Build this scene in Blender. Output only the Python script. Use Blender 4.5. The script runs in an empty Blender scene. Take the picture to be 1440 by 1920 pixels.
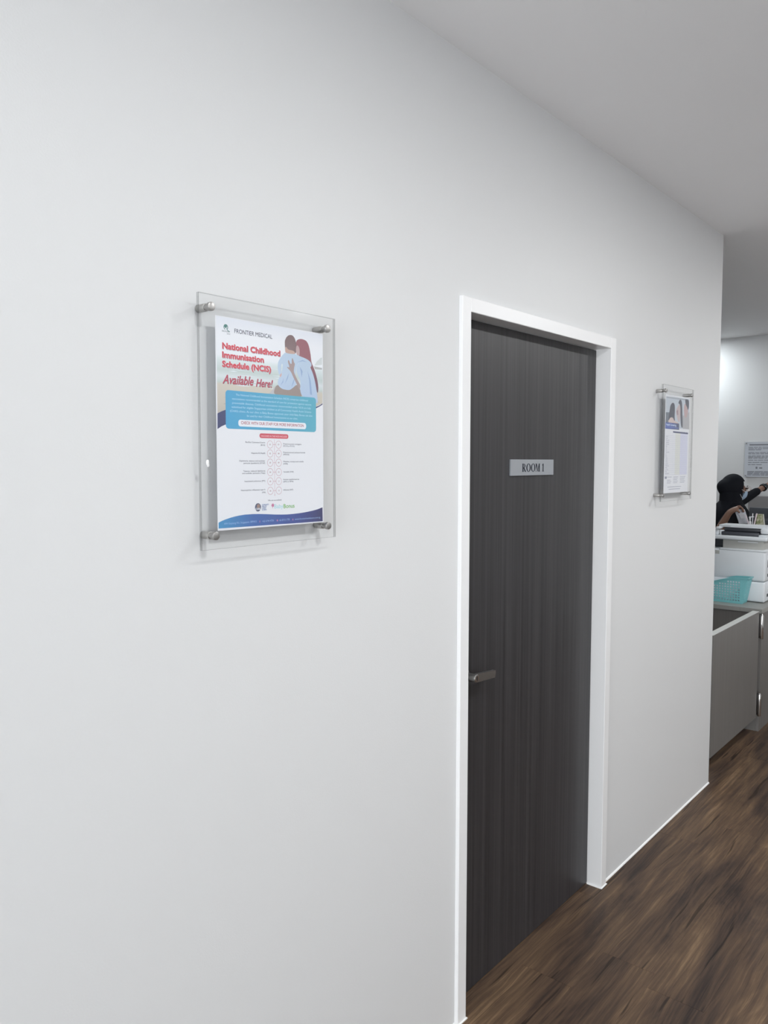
import bpy, bmesh, math, random
from mathutils import Vector, Matrix
random.seed(7)
S = bpy.context.scene
COL = S.collection

# ------------------------------------------------------------------ camera, world, light, exposure
FPX = 1476.8
YAW, PITCH, ROLL = math.radians(50.0089), math.radians(3.68475), math.radians(0.05375)
CAM_D, CAM_H = 1.275, 1.66706
fw = Vector((math.sin(YAW) * math.cos(PITCH), math.cos(YAW) * math.cos(PITCH), -math.sin(PITCH)))
rt = Vector((math.cos(YAW), -math.sin(YAW), 0.0))
up = rt.cross(fw)
rt2 = math.cos(ROLL) * rt + math.sin(ROLL) * up
up2 = rt2.cross(fw)
cd = bpy.data.cameras.new('camera')
cd.sensor_fit = 'HORIZONTAL'
cd.sensor_width = 36.0
cd.lens = FPX / 1440.0 * 36.0
cd.clip_start = 0.02
cam = bpy.data.objects.new('camera', cd)
COL.objects.link(cam)
m3 = Matrix((rt2, up2, -fw)).transposed()
cam.matrix_world = Matrix.Translation((0, -CAM_D, CAM_H)) @ m3.to_4x4()
S.camera = cam

W = bpy.data.worlds.new('world')
S.world = W
W.use_nodes = True
W.node_tree.nodes['Background'].inputs[0].default_value = (0.93, 0.97, 1.0, 1)
W.node_tree.nodes['Background'].inputs[1].default_value = 10.5   # overcast daylight, enters through the shopfront behind the camera

# ceiling downlights of corridor and dispensary, plus two added bounce lamps: x, y, watts, colour
CORRIDOR = (0.99, 1.0, 1.0)
DISPENSE = (0.90, 0.97, 1.0)
LAMPS = [(-1.35, -1.45, 4, CORRIDOR), (0.95, -1.40, 16, CORRIDOR), (2.55, -1.40, 16.5, CORRIDOR),
         (4.65, -1.40, 24, CORRIDOR), (6.75, -1.40, 9, CORRIDOR), (1.60, -2.95, 16, CORRIDOR), (4.10, -2.95, 16, CORRIDOR),  # last two: added row, bounces light off the opposite wall onto the ceiling
         (7.22, 1.32, 10, DISPENSE), (5.55, 1.75, 7, DISPENSE)]
S.view_settings.view_transform = 'Standard'
S.view_settings.look = 'None'
S.view_settings.gamma = 1.0
S.view_settings.use_curve_mapping = False
S.view_settings.exposure = 0.09
S.cycles.diffuse_bounces = 8
S.cycles.max_bounces = 14
S.cycles.transparent_max_bounces = 16
S.cycles.caustics_reflective = False
S.cycles.caustics_refractive = False

CEIL = 2.79
# ------------------------------------------------------------------ helpers
def lin(c):
    def f(v):
        v /= 255.0
        return v / 12.92 if v <= 0.04045 else ((v + 0.055) / 1.055) ** 2.4
    return tuple(f(v) for v in c)

MATS = {}
def mat(name, col, rough=0.5, metal=0.0, spec=0.5, coat=0.0):
    if name in MATS:
        return MATS[name]
    m = bpy.data.materials.new(name)
    m.use_nodes = True
    b = m.node_tree.nodes['Principled BSDF']
    b.inputs['Base Color'].default_value = (*col, 1)
    b.inputs['Roughness'].default_value = rough
    b.inputs['Metallic'].default_value = metal
    b.inputs['Specular IOR Level'].default_value = spec
    b.inputs['Coat Weight'].default_value = coat
    MATS[name] = m
    return m

def nd(m, t, **kw):
    n = m.node_tree.nodes.new(t)
    for k, v in kw.items():
        setattr(n, k, v)
    return n
def lk(m, a, b):
    m.node_tree.links.new(a, b)

def print_mat(name, c, k=1.12):
    """flat printing ink, colour given as sRGB"""
    l = lin(c)
    return mat('print_' + name, tuple(min(0.9, v * k) for v in l), 0.55, spec=0.25)

def gradient_print(name, stops, axis, a, b, k=1.12):
    """ink that blends along one object axis (printed gradient); stops: [(pos, srgb)]"""
    key = 'print_' + name
    if key in MATS:
        return MATS[key]
    m = mat(key, (0.5, 0.5, 0.5), 0.55, spec=0.25)
    tc = nd(m, 'ShaderNodeTexCoord'); sp = nd(m, 'ShaderNodeSeparateXYZ'); mr = nd(m, 'ShaderNodeMapRange')
    mr.inputs['From Min'].default_value = a; mr.inputs['From Max'].default_value = b
    cr = nd(m, 'ShaderNodeValToRGB')
    while len(cr.color_ramp.elements) < len(stops):
        cr.color_ramp.elements.new(0.5)
    for e, (p, c) in zip(cr.color_ramp.elements, stops):
        e.position = p
        e.color = (*[min(0.9, v * k) for v in lin(c)], 1)
    lk(m, tc.outputs['Object'], sp.inputs[0]); lk(m, sp.outputs[axis], mr.inputs['Value'])
    lk(m, mr.outputs[0], cr.inputs[0]); lk(m, cr.outputs[0], m.node_tree.nodes['Principled BSDF'].inputs['Base Color'])
    return m

class MB:
    """collects shapes and links them as ONE mesh object"""
    def __init__(self):
        self.bm = bmesh.new()
    def _merge(self, t):
        me = bpy.data.meshes.new('t'); t.to_mesh(me); t.free()
        self.bm.from_mesh(me); bpy.data.meshes.remove(me)
        return self
    def box(self, x0, x1, y0, y1, z0, z1, bev=0.0, seg=2, M=None):
        t = bmesh.new()
        bmesh.ops.create_cube(t, size=1.0)
        for v in t.verts:
            v.co = Vector(((x0 + x1) / 2 + v.co.x * (x1 - x0), (y0 + y1) / 2 + v.co.y * (y1 - y0), (z0 + z1) / 2 + v.co.z * (z1 - z0)))
        if bev > 0:
            bmesh.ops.bevel(t, geom=t.edges[:], offset=bev, segments=seg, affect='EDGES', profile=0.5)
        if M is not None:
            bmesh.ops.transform(t, matrix=M, verts=t.verts[:])
        return self._merge(t)
    def cyl(self, p0, p1, r0, r1=None, seg=20, bev=0.0):
        r1 = r0 if r1 is None else r1
        p0, p1 = Vector(p0), Vector(p1)
        d = p1 - p0
        t = bmesh.new()
        bmesh.ops.create_cone(t, cap_ends=True, segments=seg, radius1=r0, radius2=r1, depth=d.length)
        if bev > 0:
            es = [e for e in t.edges if abs(e.verts[0].co.z - e.verts[1].co.z) < 1e-6]
            bmesh.ops.bevel(t, geom=es, offset=bev, segments=2, affect='EDGES', profile=0.5)
        Mx = Matrix.Translation((p0 + p1) / 2) @ Vector((0, 0, 1)).rotation_difference(d.normalized()).to_matrix().to_4x4()
        bmesh.ops.transform(t, matrix=Mx, verts=t.verts[:])
        return self._merge(t)
    def tube(self, pts, r, seg=8):
        for a, b in zip(pts, pts[1:]):
            self.cyl(a, b, r, seg=seg)
        for p in pts[1:-1]:
            self.ball(p, (r, r, r), 8, 6)
        return self
    def ball(self, c, rad, u=20, v=14, M=None):
        t = bmesh.new()
        bmesh.ops.create_uvsphere(t, u_segments=u, v_segments=v, radius=1.0)
        for w in t.verts:
            w.co = Vector((w.co.x * rad[0], w.co.y * rad[1], w.co.z * rad[2]))
        if M is not None:
            bmesh.ops.transform(t, matrix=M, verts=t.verts[:])
        bmesh.ops.translate(t, vec=Vector(c), verts=t.verts[:])
        return self._merge(t)
    def prism(self, pts, d, close=True):
        """pts: 3D polygon, extruded by vector d"""
        d = Vector(d)
        a = [self.bm.verts.new(Vector(p)) for p in pts]
        b = [self.bm.verts.new(Vector(p) + d) for p in pts]
        n = len(a)
        self.bm.faces.new(a); self.bm.faces.new(b[::-1])
        for i in range(n):
            self.bm.faces.new((a[i], b[i], b[(i + 1) % n], a[(i + 1) % n]))
        return self
    def poly(self, pts):
        self.bm.faces.new([self.bm.verts.new(Vector(p)) for p in pts])
        return self
    def build(self, name, m, parent=None, smooth=False, loc=None):
        bmesh.ops.recalc_face_normals(self.bm, faces=self.bm.faces[:])
        me = bpy.data.meshes.new(name)
        if loc is not None:
            bmesh.ops.translate(self.bm, vec=-Vector(loc), verts=self.bm.verts[:])
        self.bm.to_mesh(me); self.bm.free()
        for x in (m if isinstance(m, (list, tuple)) else [m]):
            me.materials.append(x)
        if smooth:
            for p in me.polygons:
                p.use_smooth = True
        o = bpy.data.objects.new(name, me)
        COL.objects.link(o)
        if loc is not None:
            o.location = loc
        if parent is not None:
            put(o, parent)
        if smooth:
            try:
                me.set_sharp_from_angle(angle=math.radians(40))
            except Exception:
                pass
        return o

def wloc(o):
    v = Vector(o.location)
    while o.parent:
        o = o.parent
        v = v + Vector(o.location)
    return v
def put(o, parent):
    """parent o (world placed, unrotated parents) keeping its place"""
    w = Vector(o.location)
    o.parent = parent
    o.location = w - wloc(parent)
    return o
def empty(name, loc):
    o = bpy.data.objects.new(name, None)
    o.empty_display_size = 0.05
    COL.objects.link(o); o.location = loc
    return o
def tag(o, label, cat, group=None):
    o['label'] = label; o['category'] = cat
    if group:
        o['group'] = group
    return o
def struct(o, label=None):
    o['kind'] = 'structure'
    if label:
        o['label'] = label
    return o

# ------------------------------------------------------------------ materials
def paint(name, col, bump=0.02, scale=420.0, rough=0.55):
    m = mat(name, col, rough, spec=0.35)
    tc = nd(m, 'ShaderNodeTexCoord'); n = nd(m, 'ShaderNodeTexNoise'); b = nd(m, 'ShaderNodeBump')
    n.inputs['Scale'].default_value = scale; n.inputs['Detail'].default_value = 3
    b.inputs['Strength'].default_value = bump; b.inputs['Distance'].default_value = 0.002
    lk(m, tc.outputs['Object'], n.inputs['Vector']); lk(m, n.outputs[0], b.inputs['Height'])
    lk(m, b.outputs[0], m.node_tree.nodes['Principled BSDF'].inputs['Normal'])
    return m
M_wall = paint('white_wall_paint', (0.695, 0.70, 0.705), 0.10, 260.0, 0.5)
M_ceil = paint('white_ceiling_paint', (0.93, 0.93, 0.94), 0.03, 200.0, 0.8)
M_trim = mat('white_gloss_trim', (0.83, 0.83, 0.835), 0.35, spec=0.5)
M_seal = mat('white_sealant', (0.85, 0.85, 0.85), 0.4)
M_steel = mat('brushed_steel', (0.50, 0.49, 0.475), 0.30, 1.0)
M_steel2 = mat('satin_steel_cap', (0.42, 0.41, 0.40), 0.36, 1.0)
M_chrome = mat('chrome', (0.75, 0.74, 0.73), 0.12, 1.0)
M_lever = mat('satin_nickel_lever', (0.42, 0.42, 0.41), 0.32, 1.0)
M_black = mat('black_plastic', (0.012, 0.012, 0.014), 0.45)
M_paper = mat('white_paper', (0.80, 0.815, 0.86), 0.6, spec=0.2)

def laminate(name, dark, light, rough, axis='z', fine=210.0, contrast=1.0):
    m = mat(name, dark, rough, spec=0.45)
    tc = nd(m, 'ShaderNodeTexCoord'); mp = nd(m, 'ShaderNodeMapping')
    mp.inputs['Scale'].default_value = (fine, fine, 1.6) if axis == 'z' else (1.6, fine, fine)
    n = nd(m, 'ShaderNodeTexNoise'); n.inputs['Scale'].default_value = 1.0; n.inputs['Detail'].default_value = 4; n.inputs['Roughness'].default_value = 0.6
    mp2 = nd(m, 'ShaderNodeMapping'); mp2.inputs['Scale'].default_value = (70, 70, 0.4) if axis == 'z' else (0.4, 70, 70)
    n2 = nd(m, 'ShaderNodeTexNoise'); n2.inputs['Scale'].default_value = 1.0; n2.inputs['Detail'].default_value = 2
    mx = nd(m, 'ShaderNodeMath', operation='ADD'); hf = nd(m, 'ShaderNodeMath', operation='MULTIPLY'); hf.inputs[1].default_value = 0.5
    cr = nd(m, 'ShaderNodeValToRGB')
    cr.color_ramp.elements[0].position = 0.36; cr.color_ramp.elements[0].color = (*dark, 1)
    cr.color_ramp.elements[1].position = 0.66; cr.color_ramp.elements[1].color = (*light, 1)
    lk(m, tc.outputs['Object'], mp.inputs[0]); lk(m, mp.outputs[0], n.inputs['Vector'])
    lk(m, tc.outputs['Object'], mp2.inputs[0]); lk(m, mp2.outputs[0], n2.inputs['Vector'])
    lk(m, n.outputs[0], mx.inputs[0]); lk(m, n2.outputs[0], mx.inputs[1]); lk(m, mx.outputs[0], hf.inputs[0])
    lk(m, hf.outputs[0], cr.inputs[0])
    p = m.node_tree.nodes['Principled BSDF']
    lk(m, cr.outputs[0], p.inputs['Base Color'])
    bp = nd(m, 'ShaderNodeBump'); bp.inputs['Strength'].default_value = 0.12; bp.inputs['Distance'].default_value = 0.001
    lk(m, n.outputs[0], bp.inputs['Height']); lk(m, bp.outputs[0], p.inputs['Normal'])
    return m
M_door = laminate('charcoal_woodgrain_laminate', (0.020, 0.0185, 0.0205), (0.048, 0.0455, 0.0485), 0.42)
M_taupe = laminate('taupe_laminate', (0.150, 0.142, 0.135), (0.172, 0.163, 0.155), 0.45, fine=60.0)
M_top = laminate('light_grey_worktop', (0.27, 0.27, 0.255), (0.30, 0.30, 0.285), 0.4, fine=60.0)
M_edge = mat('pale_edge_band', (0.55, 0.55, 0.53), 0.4)

def wood():
    m = mat('walnut_vinyl_plank', (0.08, 0.05, 0.035), 0.5, spec=0.3)
    p = m.node_tree.nodes['Principled BSDF']
    tc = nd(m, 'ShaderNodeTexCoord'); oi = nd(m, 'ShaderNodeObjectInfo')
    off = nd(m, 'ShaderNodeMath', operation='MULTIPLY'); off.inputs[1].default_value = 53.7
    cmb = nd(m, 'ShaderNodeCombineXYZ'); add = nd(m, 'ShaderNodeVectorMath', operation='ADD')
    lk(m, oi.outputs['Random'], off.inputs[0]); lk(m, off.outputs[0], cmb.inputs[0]); lk(m, off.outputs[0], cmb.inputs[2])
    lk(m, tc.outputs['Object'], add.inputs[0]); lk(m, cmb.outputs[0], add.inputs[1])
    # warp so that the grain meanders and swirls round knots
    wn = nd(m, 'ShaderNodeTexNoise'); wm = nd(m, 'ShaderNodeMapping'); wm.inputs['Scale'].default_value = (2.2, 7.0, 1.0)
    wn.inputs['Scale'].default_value = 1.0; wn.inputs['Detail'].default_value = 2
    lk(m, add.outputs[0], wm.inputs[0]); lk(m, wm.outputs[0], wn.inputs['Vector'])
    ws = nd(m, 'ShaderNodeVectorMath', operation='SCALE'); ws.inputs['Scale'].default_value = 0.045
    lk(m, wn.outputs['Color'], ws.inputs[0])
    ad2 = nd(m, 'ShaderNodeVectorMath', operation='ADD'); lk(m, add.outputs[0], ad2.inputs[0]); lk(m, ws.outputs[0], ad2.inputs[1])
    def layer(scale, detail, rough=0.6, src=ad2):
        mp = nd(m, 'ShaderNodeMapping'); mp.inputs['Scale'].default_value = scale
        n = nd(m, 'ShaderNodeTexNoise'); n.inputs['Scale'].default_value = 1.0; n.inputs['Detail'].default_value = detail; n.inputs['Roughness'].default_value = rough
        lk(m, src.outputs[0], mp.inputs[0]); lk(m, mp.outputs[0], n.inputs['Vector'])
        return n
    gp = nd(m, 'ShaderNodeNewGeometry')
    broad = layer((1.5, 9.0, 1.0), 5, 0.66, gp); broad.inputs['Distortion'].default_value = 0.5
    grain = layer((2.2, 105.0, 1.0), 8, 0.72); grain.inputs['Distortion'].default_value = 0.3
    crack = layer((1.9, 46.0, 1.0), 2, 0.6)
    cr = nd(m, 'ShaderNodeValToRGB')
    els = cr.color_ramp.elements
    els[0].position = 0.37; els[0].color = (0.023, 0.0152, 0.0128, 1)
    els[1].position = 0.66; els[1].color = (0.235, 0.152, 0.088, 1)
    for q_, c_ in ((0.44, (0.050, 0.031, 0.0225)), (0.50, (0.082, 0.0505, 0.0325)), (0.57, (0.125, 0.078, 0.046))):
        e = els.new(q_); e.color = (*c_, 1)
    mixv = nd(m, 'ShaderNodeMix'); mixv.data_type = 'FLOAT'; mixv.inputs[0].default_value = 0.45
    lk(m, broad.outputs[0], mixv.inputs[2]); lk(m, grain.outputs[0], mixv.inputs[3])
    tone = nd(m, 'ShaderNodeMath', operation='MULTIPLY_ADD'); tone.inputs[1].default_value = 0.02; tone.inputs[2].default_value = -0.010
    lk(m, oi.outputs['Random'], tone.inputs[0])
    sm = nd(m, 'ShaderNodeMath', operation='ADD'); lk(m, mixv.outputs[0], sm.inputs[0]); lk(m, tone.outputs[0], sm.inputs[1])
    lk(m, sm.outputs[0], cr.inputs[0])
    ck = nd(m, 'ShaderNodeValToRGB'); ck.color_ramp.elements[0].position = 0.325; ck.color_ramp.elements[0].color = (0.22, 0.20, 0.20, 1)
    ck.color_ramp.elements[1].position = 0.37; ck.color_ramp.elements[1].color = (1, 1, 1, 1)
    lk(m, crack.outputs[0], ck.inputs[0])
    mul = nd(m, 'ShaderNodeMix'); mul.data_type = 'RGBA'; mul.blend_type = 'MULTIPLY'; mul.inputs[0].default_value = 0.85
    lk(m, cr.outputs[0], mul.inputs[6]); lk(m, ck.outputs[0], mul.inputs[7]); lk(m, mul.outputs[2], p.inputs['Base Color'])
    rr = nd(m, 'ShaderNodeMapRange'); rr.inputs['To Min'].default_value = 0.42; rr.inputs['To Max'].default_value = 0.6
    lk(m, grain.outputs[0], rr.inputs['Value']); lk(m, rr.outputs[0], p.inputs['Roughness'])
    bp = nd(m, 'ShaderNodeBump'); bp.inputs['Strength'].default_value = 0.18; bp.inputs['Distance'].default_value = 0.001
    lk(m, grain.outputs[0], bp.inputs['Height']); lk(m, bp.outputs[0], p.inputs['Normal'])
    return m
M_wood = wood()

def acrylic(name, tint, gloss):
    m = bpy.data.materials.new(name); m.use_nodes = True
    nt = m.node_tree; nt.nodes.remove(nt.nodes['Principled BSDF'])
    out = nt.nodes['Material Output']
    tr = nd(m, 'ShaderNodeBsdfTransparent'); tr.inputs[0].default_value = (*tint, 1)
    gl = nd(m, 'ShaderNodeBsdfGlossy'); gl.inputs['Roughness'].default_value = 0.03
    fr = nd(m, 'ShaderNodeLayerWeight')
    pw = nd(m, 'ShaderNodeMath', operation='POWER'); pw.inputs[1].default_value = 5.0
    k = nd(m, 'ShaderNodeMath', operation='MULTIPLY_ADD'); k.inputs[1].default_value = .7 * gloss; k.inputs[2].default_value = .035 * gloss
    lk(m, fr.outputs['Facing'], pw.inputs[0])
    mx = nd(m, 'ShaderNodeMixShader')
    lk(m, pw.outputs[0], k.inputs[0]); lk(m, k.outputs[0], mx.inputs[0]); lk(m, tr.outputs[0], mx.inputs[1]); lk(m, gl.outputs[0], mx.inputs[2])
    lk(m, mx.outputs[0], out.inputs[0])
    MATS[name] = m
    return m
M_acr = acrylic('clear_acrylic', (0.993, 0.994, 0.994), 0.55)
M_acr_edge = acrylic('acrylic_cut_edge', (0.62, 0.625, 0.625), 1.0)

# ------------------------------------------------------------------ the room
X0, X1 = -4.6, 7.59          # corridor ends
CX = 4.145                   # end of the near wall
WT = 0.11                    # wall thickness
OX0, OX1, OZ = 1.847, 2.872, 2.130   # rough opening filled by the frame
YR, YF = -3.6, 3.2
# floor: slab with planks as children
fl = struct(MB().box(X0 - .1, X1 + .1, YR - .1, YF + .1, -0.12, -0.0045).build('floor', mat('dark_subfloor', (0.02, 0.015, 0.012), 0.9)), 'dark brown walnut-look plank floor')
PWID, PLEN, PT = 0.18, 1.22, 0.0045
pm = MB().box(-PLEN / 2 + .0001, PLEN / 2 - .0001, -PWID / 2 + .0001, PWID / 2 - .0001, -PT, 0.0, 0.0003, 1)
pl0 = pm.build('plank', M_wood)
plank_mesh = pl0.data
first = True
row = 0
y = -0.01 + PWID * 5
rows = []
k = -16
while True:
    yc = -0.10 + PWID * k
    if yc > 2.0:
        break
    rows.append((k, yc)); k += 1
for k, yc in rows:
    ph = {0: 2.222 - PLEN * 4, -1: 2.457 - PLEN * 4}.get(k, 2.222 - PLEN * 4 + ((k * 0.437) % 1.0) * PLEN)
    xs = ph
    while xs + PLEN < -0.9:
        xs += PLEN
    while xs < X1:
        if not (yc > 0.2 and xs + PLEN < 4.1) and not (yc < -1.4 and xs + PLEN < 1.2):
            if first:
                o = pl0; first = False
            else:
                o = bpy.data.objects.new('plank', plank_mesh); COL.objects.link(o)
            o.location = (xs + PLEN / 2, yc, 0.0)
            put(o, fl)
        xs += PLEN
ce = struct(MB().box(X0 - .1, X1 + .1, YR - .1, YF + .1, CEIL, CEIL + .12).build('ceiling', M_ceil), 'plain white ceiling')
wl = MB()
wl.box(X0, OX0, 0, WT, 0, CEIL); wl.box(OX1, CX, 0, WT, 0, CEIL); wl.box(OX0, OX1, 0, WT, OZ, CEIL)
struct(wl.build('wall_left', M_wall), 'white painted corridor wall with the door')
struct(MB().box(CX - WT, CX, WT, YF, 0, CEIL).build('wall_inner', M_wall), 'white wall behind the corridor corner')
struct(MB().box(X1, X1 + .1, YR - .1, YF + .1, 0, CEIL).build('wall_back', M_wall), 'white wall at the far end behind the counter')
struct(MB().box(X0, X1, YR - .1, YR, 0, CEIL).build('wall_right', M_wall), 'white corridor wall opposite the door')
WY0, WY1, WZ0, WZ1 = YR + .15, -.15, .12, 2.62
wf = MB()
wf.box(X0 - .1, X0, YR - .1, WY0, 0, CEIL); wf.box(X0 - .1, X0, WY1, WT, 0, CEIL)
wf.box(X0 - .1, X0, WY0, WY1, 0, WZ0); wf.box(X0 - .1, X0, WY0, WY1, WZ1, CEIL)
struct(wf.build('wall_front', M_wall), 'white wall round the shopfront behind the camera')
wn = struct(empty('window_1', (X0 - .05, (WY0 + WY1) / 2, WZ0)), 'glazed shopfront letting in daylight behind the camera')
M_alu = mat('grey_aluminium', (.35, .35, .36), .4, .8)
wd_ = (WY1 - WY0) / 3
wfm = MB()
for i in range(4):
    yy_ = WY0 + wd_ * i
    wfm.box(X0 - .07, X0 - .03, max(WY0, yy_ - .025), min(WY1, yy_ + .025), WZ0, WZ1)
wfm.box(X0 - .07, X0 - .03, WY0, WY1, WZ0, WZ0 + .05); wfm.box(X0 - .07, X0 - .03, WY0, WY1, WZ1 - .05, WZ1)
wfm.build('window_frame', M_alu, wn)
for i in range(3):
    MB().box(X0 - .053, X0 - .047, WY0 + wd_ * i + .026, WY0 + wd_ * (i + 1) - .026, WZ0 + .051, WZ1 - .051).build('pane', M_acr, wn)
pd_ = bpy.data.lights.new('window_portal', 'AREA'); pd_.shape = 'RECTANGLE'; pd_.size = WY1 - WY0; pd_.size_y = WZ1 - WZ0
pd_.cycles.is_portal = True
po_ = bpy.data.objects.new('window_portal', pd_); COL.objects.link(po_)
po_.location = (X0 - .02, (WY0 + WY1) / 2, (WZ0 + WZ1) / 2); po_.rotation_euler = (math.pi / 2, 0, -math.pi / 2)
put(po_, wn)
struct(MB().box(CX, X1, YF, YF + .1, 0, CEIL).build('wall_rear', M_wall), 'white rear wall of the dispensary')
# the room behind the door stays closed
# white sealant bead where wall meets floor
sb = MB()
for a, b in ((X0, OX0 - .001), (OX1 + .001, CX)):
    sb.prism([(a, 0, 0.0), (a, -0.0055, 0.0), (a, -0.004, 0.004), (a, 0, 0.007)], (b - a, 0, 0))
struct(sb.build('trim_2', M_seal), 'thin white sealant bead along the wall foot')

# door frame
IX0, IX1, IZ = 1.890, 2.829, 2.089
YFRONT, YDOOR = -0.012, 0.047
fr = struct(empty('trim_1', (OX0, 0, 0)), 'white painted door frame')
MB().box(OX0, IX0, YFRONT, WT, 0, OZ, 0.0015, 1).build('jamb', M_trim, fr)
MB().box(IX1, OX1, YFRONT, WT, 0, OZ, 0.0015, 1).build('jamb', M_trim, fr)
MB().box(IX0, IX1, YFRONT, WT, IZ, OZ, 0.0015, 1).build('head', M_trim, fr)
fs = MB()
for a, b in ((OX0, IX0), (IX1, OX1)):
    fs.prism([(a - .003, YFRONT - .004, 0), (b + .003, YFRONT - .004, 0), (b + .003, YFRONT - .004, .003), (a - .003, YFRONT - .004, .003)], (0, .006, 0))
fs.prism([(IX1 - .0045, YFRONT, 0), (IX1 - .0045, YDOOR, 0), (IX1 - .0045, YDOOR, .004), (IX1 - .0045, YFRONT, .004)], (.004, 0, 0))
fs.build('sealant_bead', M_seal, fr)
# door leaf
dr = struct(MB().box(IX0 + .003, IX1 - .003, YDOOR, YDOOR + .04, 0.006, IZ - .003, 0.001, 1).build('door_1', M_door), 'charcoal woodgrain door with a steel lever')
hd = empty('door_handle', (1.945, YDOOR, 1.022)); put(hd, dr)
hz = 1.022
MB().cyl((1.945, YDOOR, hz), (1.945, YDOOR - .008, hz), .026, seg=28, bev=.002).build('rose', M_lever, hd, True)
MB().cyl((1.945, YDOOR - .008, hz), (1.945, -.004, hz), .0125, seg=24, bev=.0015).build('spindle', M_lever, hd, True)
lv = MB()
pts = []
for s in range(9):
    a = -math.pi / 2 + math.pi * s / 8
    pts.append((0.112 + .004 * math.cos(a) * .6, .0115 * math.sin(a)))
prof = [(0.0, -.0125), *pts, (0.0, .0125)]
Mx = Matrix.Translation((1.945, 0.0, hz)) @ Matrix.Rotation(math.radians(5.0), 4, 'Y') @ Matrix.Rotation(math.radians(2.0), 4, 'Z')
lv.prism([Mx @ Vector((u, -.003, v)) for u, v in prof], (0, .010, 0))
lv.build('lever', M_lever, hd)
kh = MB().cyl((1.945, -.004, hz), (1.945, -.0055, hz), .0095, seg=24).build('lock_cylinder', M_chrome, hd, True)
MB().box(1.9435, 1.9465, -.0065, -.0054, hz - .006, hz + .006).build('keyhole', M_black, hd)

# ------------------------------------------------------------------ fonts and printing
FONT_H = None
def text_mesh(s, offset=0.0, shear=0.0, align='LEFT'):
    c = bpy.data.curves.new('t', 'FONT')
    c.body = s; c.size = 1.0; c.offset = offset; c.shear = shear; c.align_x = align; c.resolution_u = 3
    o = bpy.data.objects.new('t', c); COL.objects.link(o)
    bpy.context.view_layer.update()
    me = bpy.data.meshes.new_from_object(o.evaluated_get(bpy.context.evaluated_depsgraph_get()))
    bpy.data.objects.remove(o); bpy.data.curves.remove(c)
    return me
class Sheet:
    """a flat printed sheet standing in a plane y = Y; (u, v) in millimetres from its lower left corner"""
    def __init__(self, x, z, Y, k=1.0):
        self.x, self.z, self.Y, self.k = x, z, Y, k
    def p(self, u, v, h):
        return (self.x + u * .001, self.Y - h * .001, self.z + v * .001)
    smooth = False
    def poly(self, mb, pts, h):
        if self.smooth and len(pts) > 5:
            for _ in range(2):
                q = []
                for i, (a, c) in enumerate(pts):
                    b_, d = pts[(i + 1) % len(pts)]
                    q += [(.75 * a + .25 * b_, .75 * c + .25 * d), (.25 * a + .75 * b_, .25 * c + .75 * d)]
                pts = q
        mb.poly([self.p(u, v, h) for u, v in pts]); return mb
    def rrect(self, mb, u0, u1, v0, v1, r, h, n=5):
        pts = []
        for cx, cy, a0 in ((u1 - r, v1 - r, 0), (u0 + r, v1 - r, 90), (u0 + r, v0 + r, 180), (u1 - r, v0 + r, 270)):
            for i in range(n + 1):
                a = math.radians(a0 + 90 * i / n)
                pts.append((cx + r * math.cos(a), cy + r * math.sin(a)))
        return self.poly(mb, pts, h)
    def ell(self, mb, u, v, a, b, h, n=24, rot=0):
        return self.poly(mb, [(u + a * math.cos(t) * math.cos(rot) - b * math.sin(t) * math.sin(rot), v + a * math.cos(t) * math.sin(rot) + b * math.sin(t) * math.cos(rot)) for t in [2 * math.pi * i / n for i in range(n)]], h)
    def ring(self, mb, u, v, r0, r1, h, n=24, a0=0, a1=360):
        for i in range(n):
            a, b = math.radians(a0 + (a1 - a0) * i / n), math.radians(a0 + (a1 - a0) * (i + 1) / n)
            self.poly(mb, [(u + r0 * math.cos(a), v + r0 * math.sin(a)), (u + r1 * math.cos(a), v + r1 * math.sin(a)), (u + r1 * math.cos(b), v + r1 * math.sin(b)), (u + r0 * math.cos(b), v + r0 * math.sin(b))], h)
        return mb
    def text(self, mb, s, u, v, cap, h, width=None, align='l', offset=0.0, shear=0.0, slope=0.0, du=0.0, dv=0.0):
        global FONT_H
        if FONT_H is None:
            t = text_mesh('H'); FONT_H = max(w.co.y for w in t.vertices); bpy.data.meshes.remove(t)
        me = text_mesh(s, 0.0, shear)
        xs = [w.co.x for w in me.vertices]
        x0, x1 = min(xs), max(xs)
        ky = cap / FONT_H
        kx = ky if width is None else width / (x1 - x0)
        wd = (x1 - x0) * kx
        ua = u if align == 'l' else (u - wd if align == 'r' else u - wd / 2)
        rad = offset * ky if offset > .004 else 0.0
        n = 0 if rad == 0 else (4 if offset < .02 else 8)
        for q in range(n + 1):
            ox, oz = (0, 0) if q == n else (rad * math.cos(2 * math.pi * q / n), rad * math.sin(2 * math.pi * q / n))
            vs = [mb.bm.verts.new(self.p(ua + (w.co.x - x0) * kx + du + ox, v + w.co.y * ky + (w.co.x - x0) * kx * slope + dv + oz, h + .0015 * q)) for w in me.vertices]
            for f in me.polygons:
                try:
                    mb.bm.faces.new([vs[i] for i in f.vertices])
                except ValueError:
                    pass
        bpy.data.meshes.remove(me)
        return mb
    def strip(self, mb, pts, w, h):
        for (a, b), (c, d) in zip(pts, pts[1:]):
            L = math.hypot(c - a, d - b) or 1
            nx, ny = -(d - b) / L * w / 2, (c - a) / L * w / 2
            self.poly(mb, [(a + nx, b + ny), (c + nx, d + ny), (c - nx, d - ny), (a - nx, b - ny)], h)
        return mb

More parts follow.
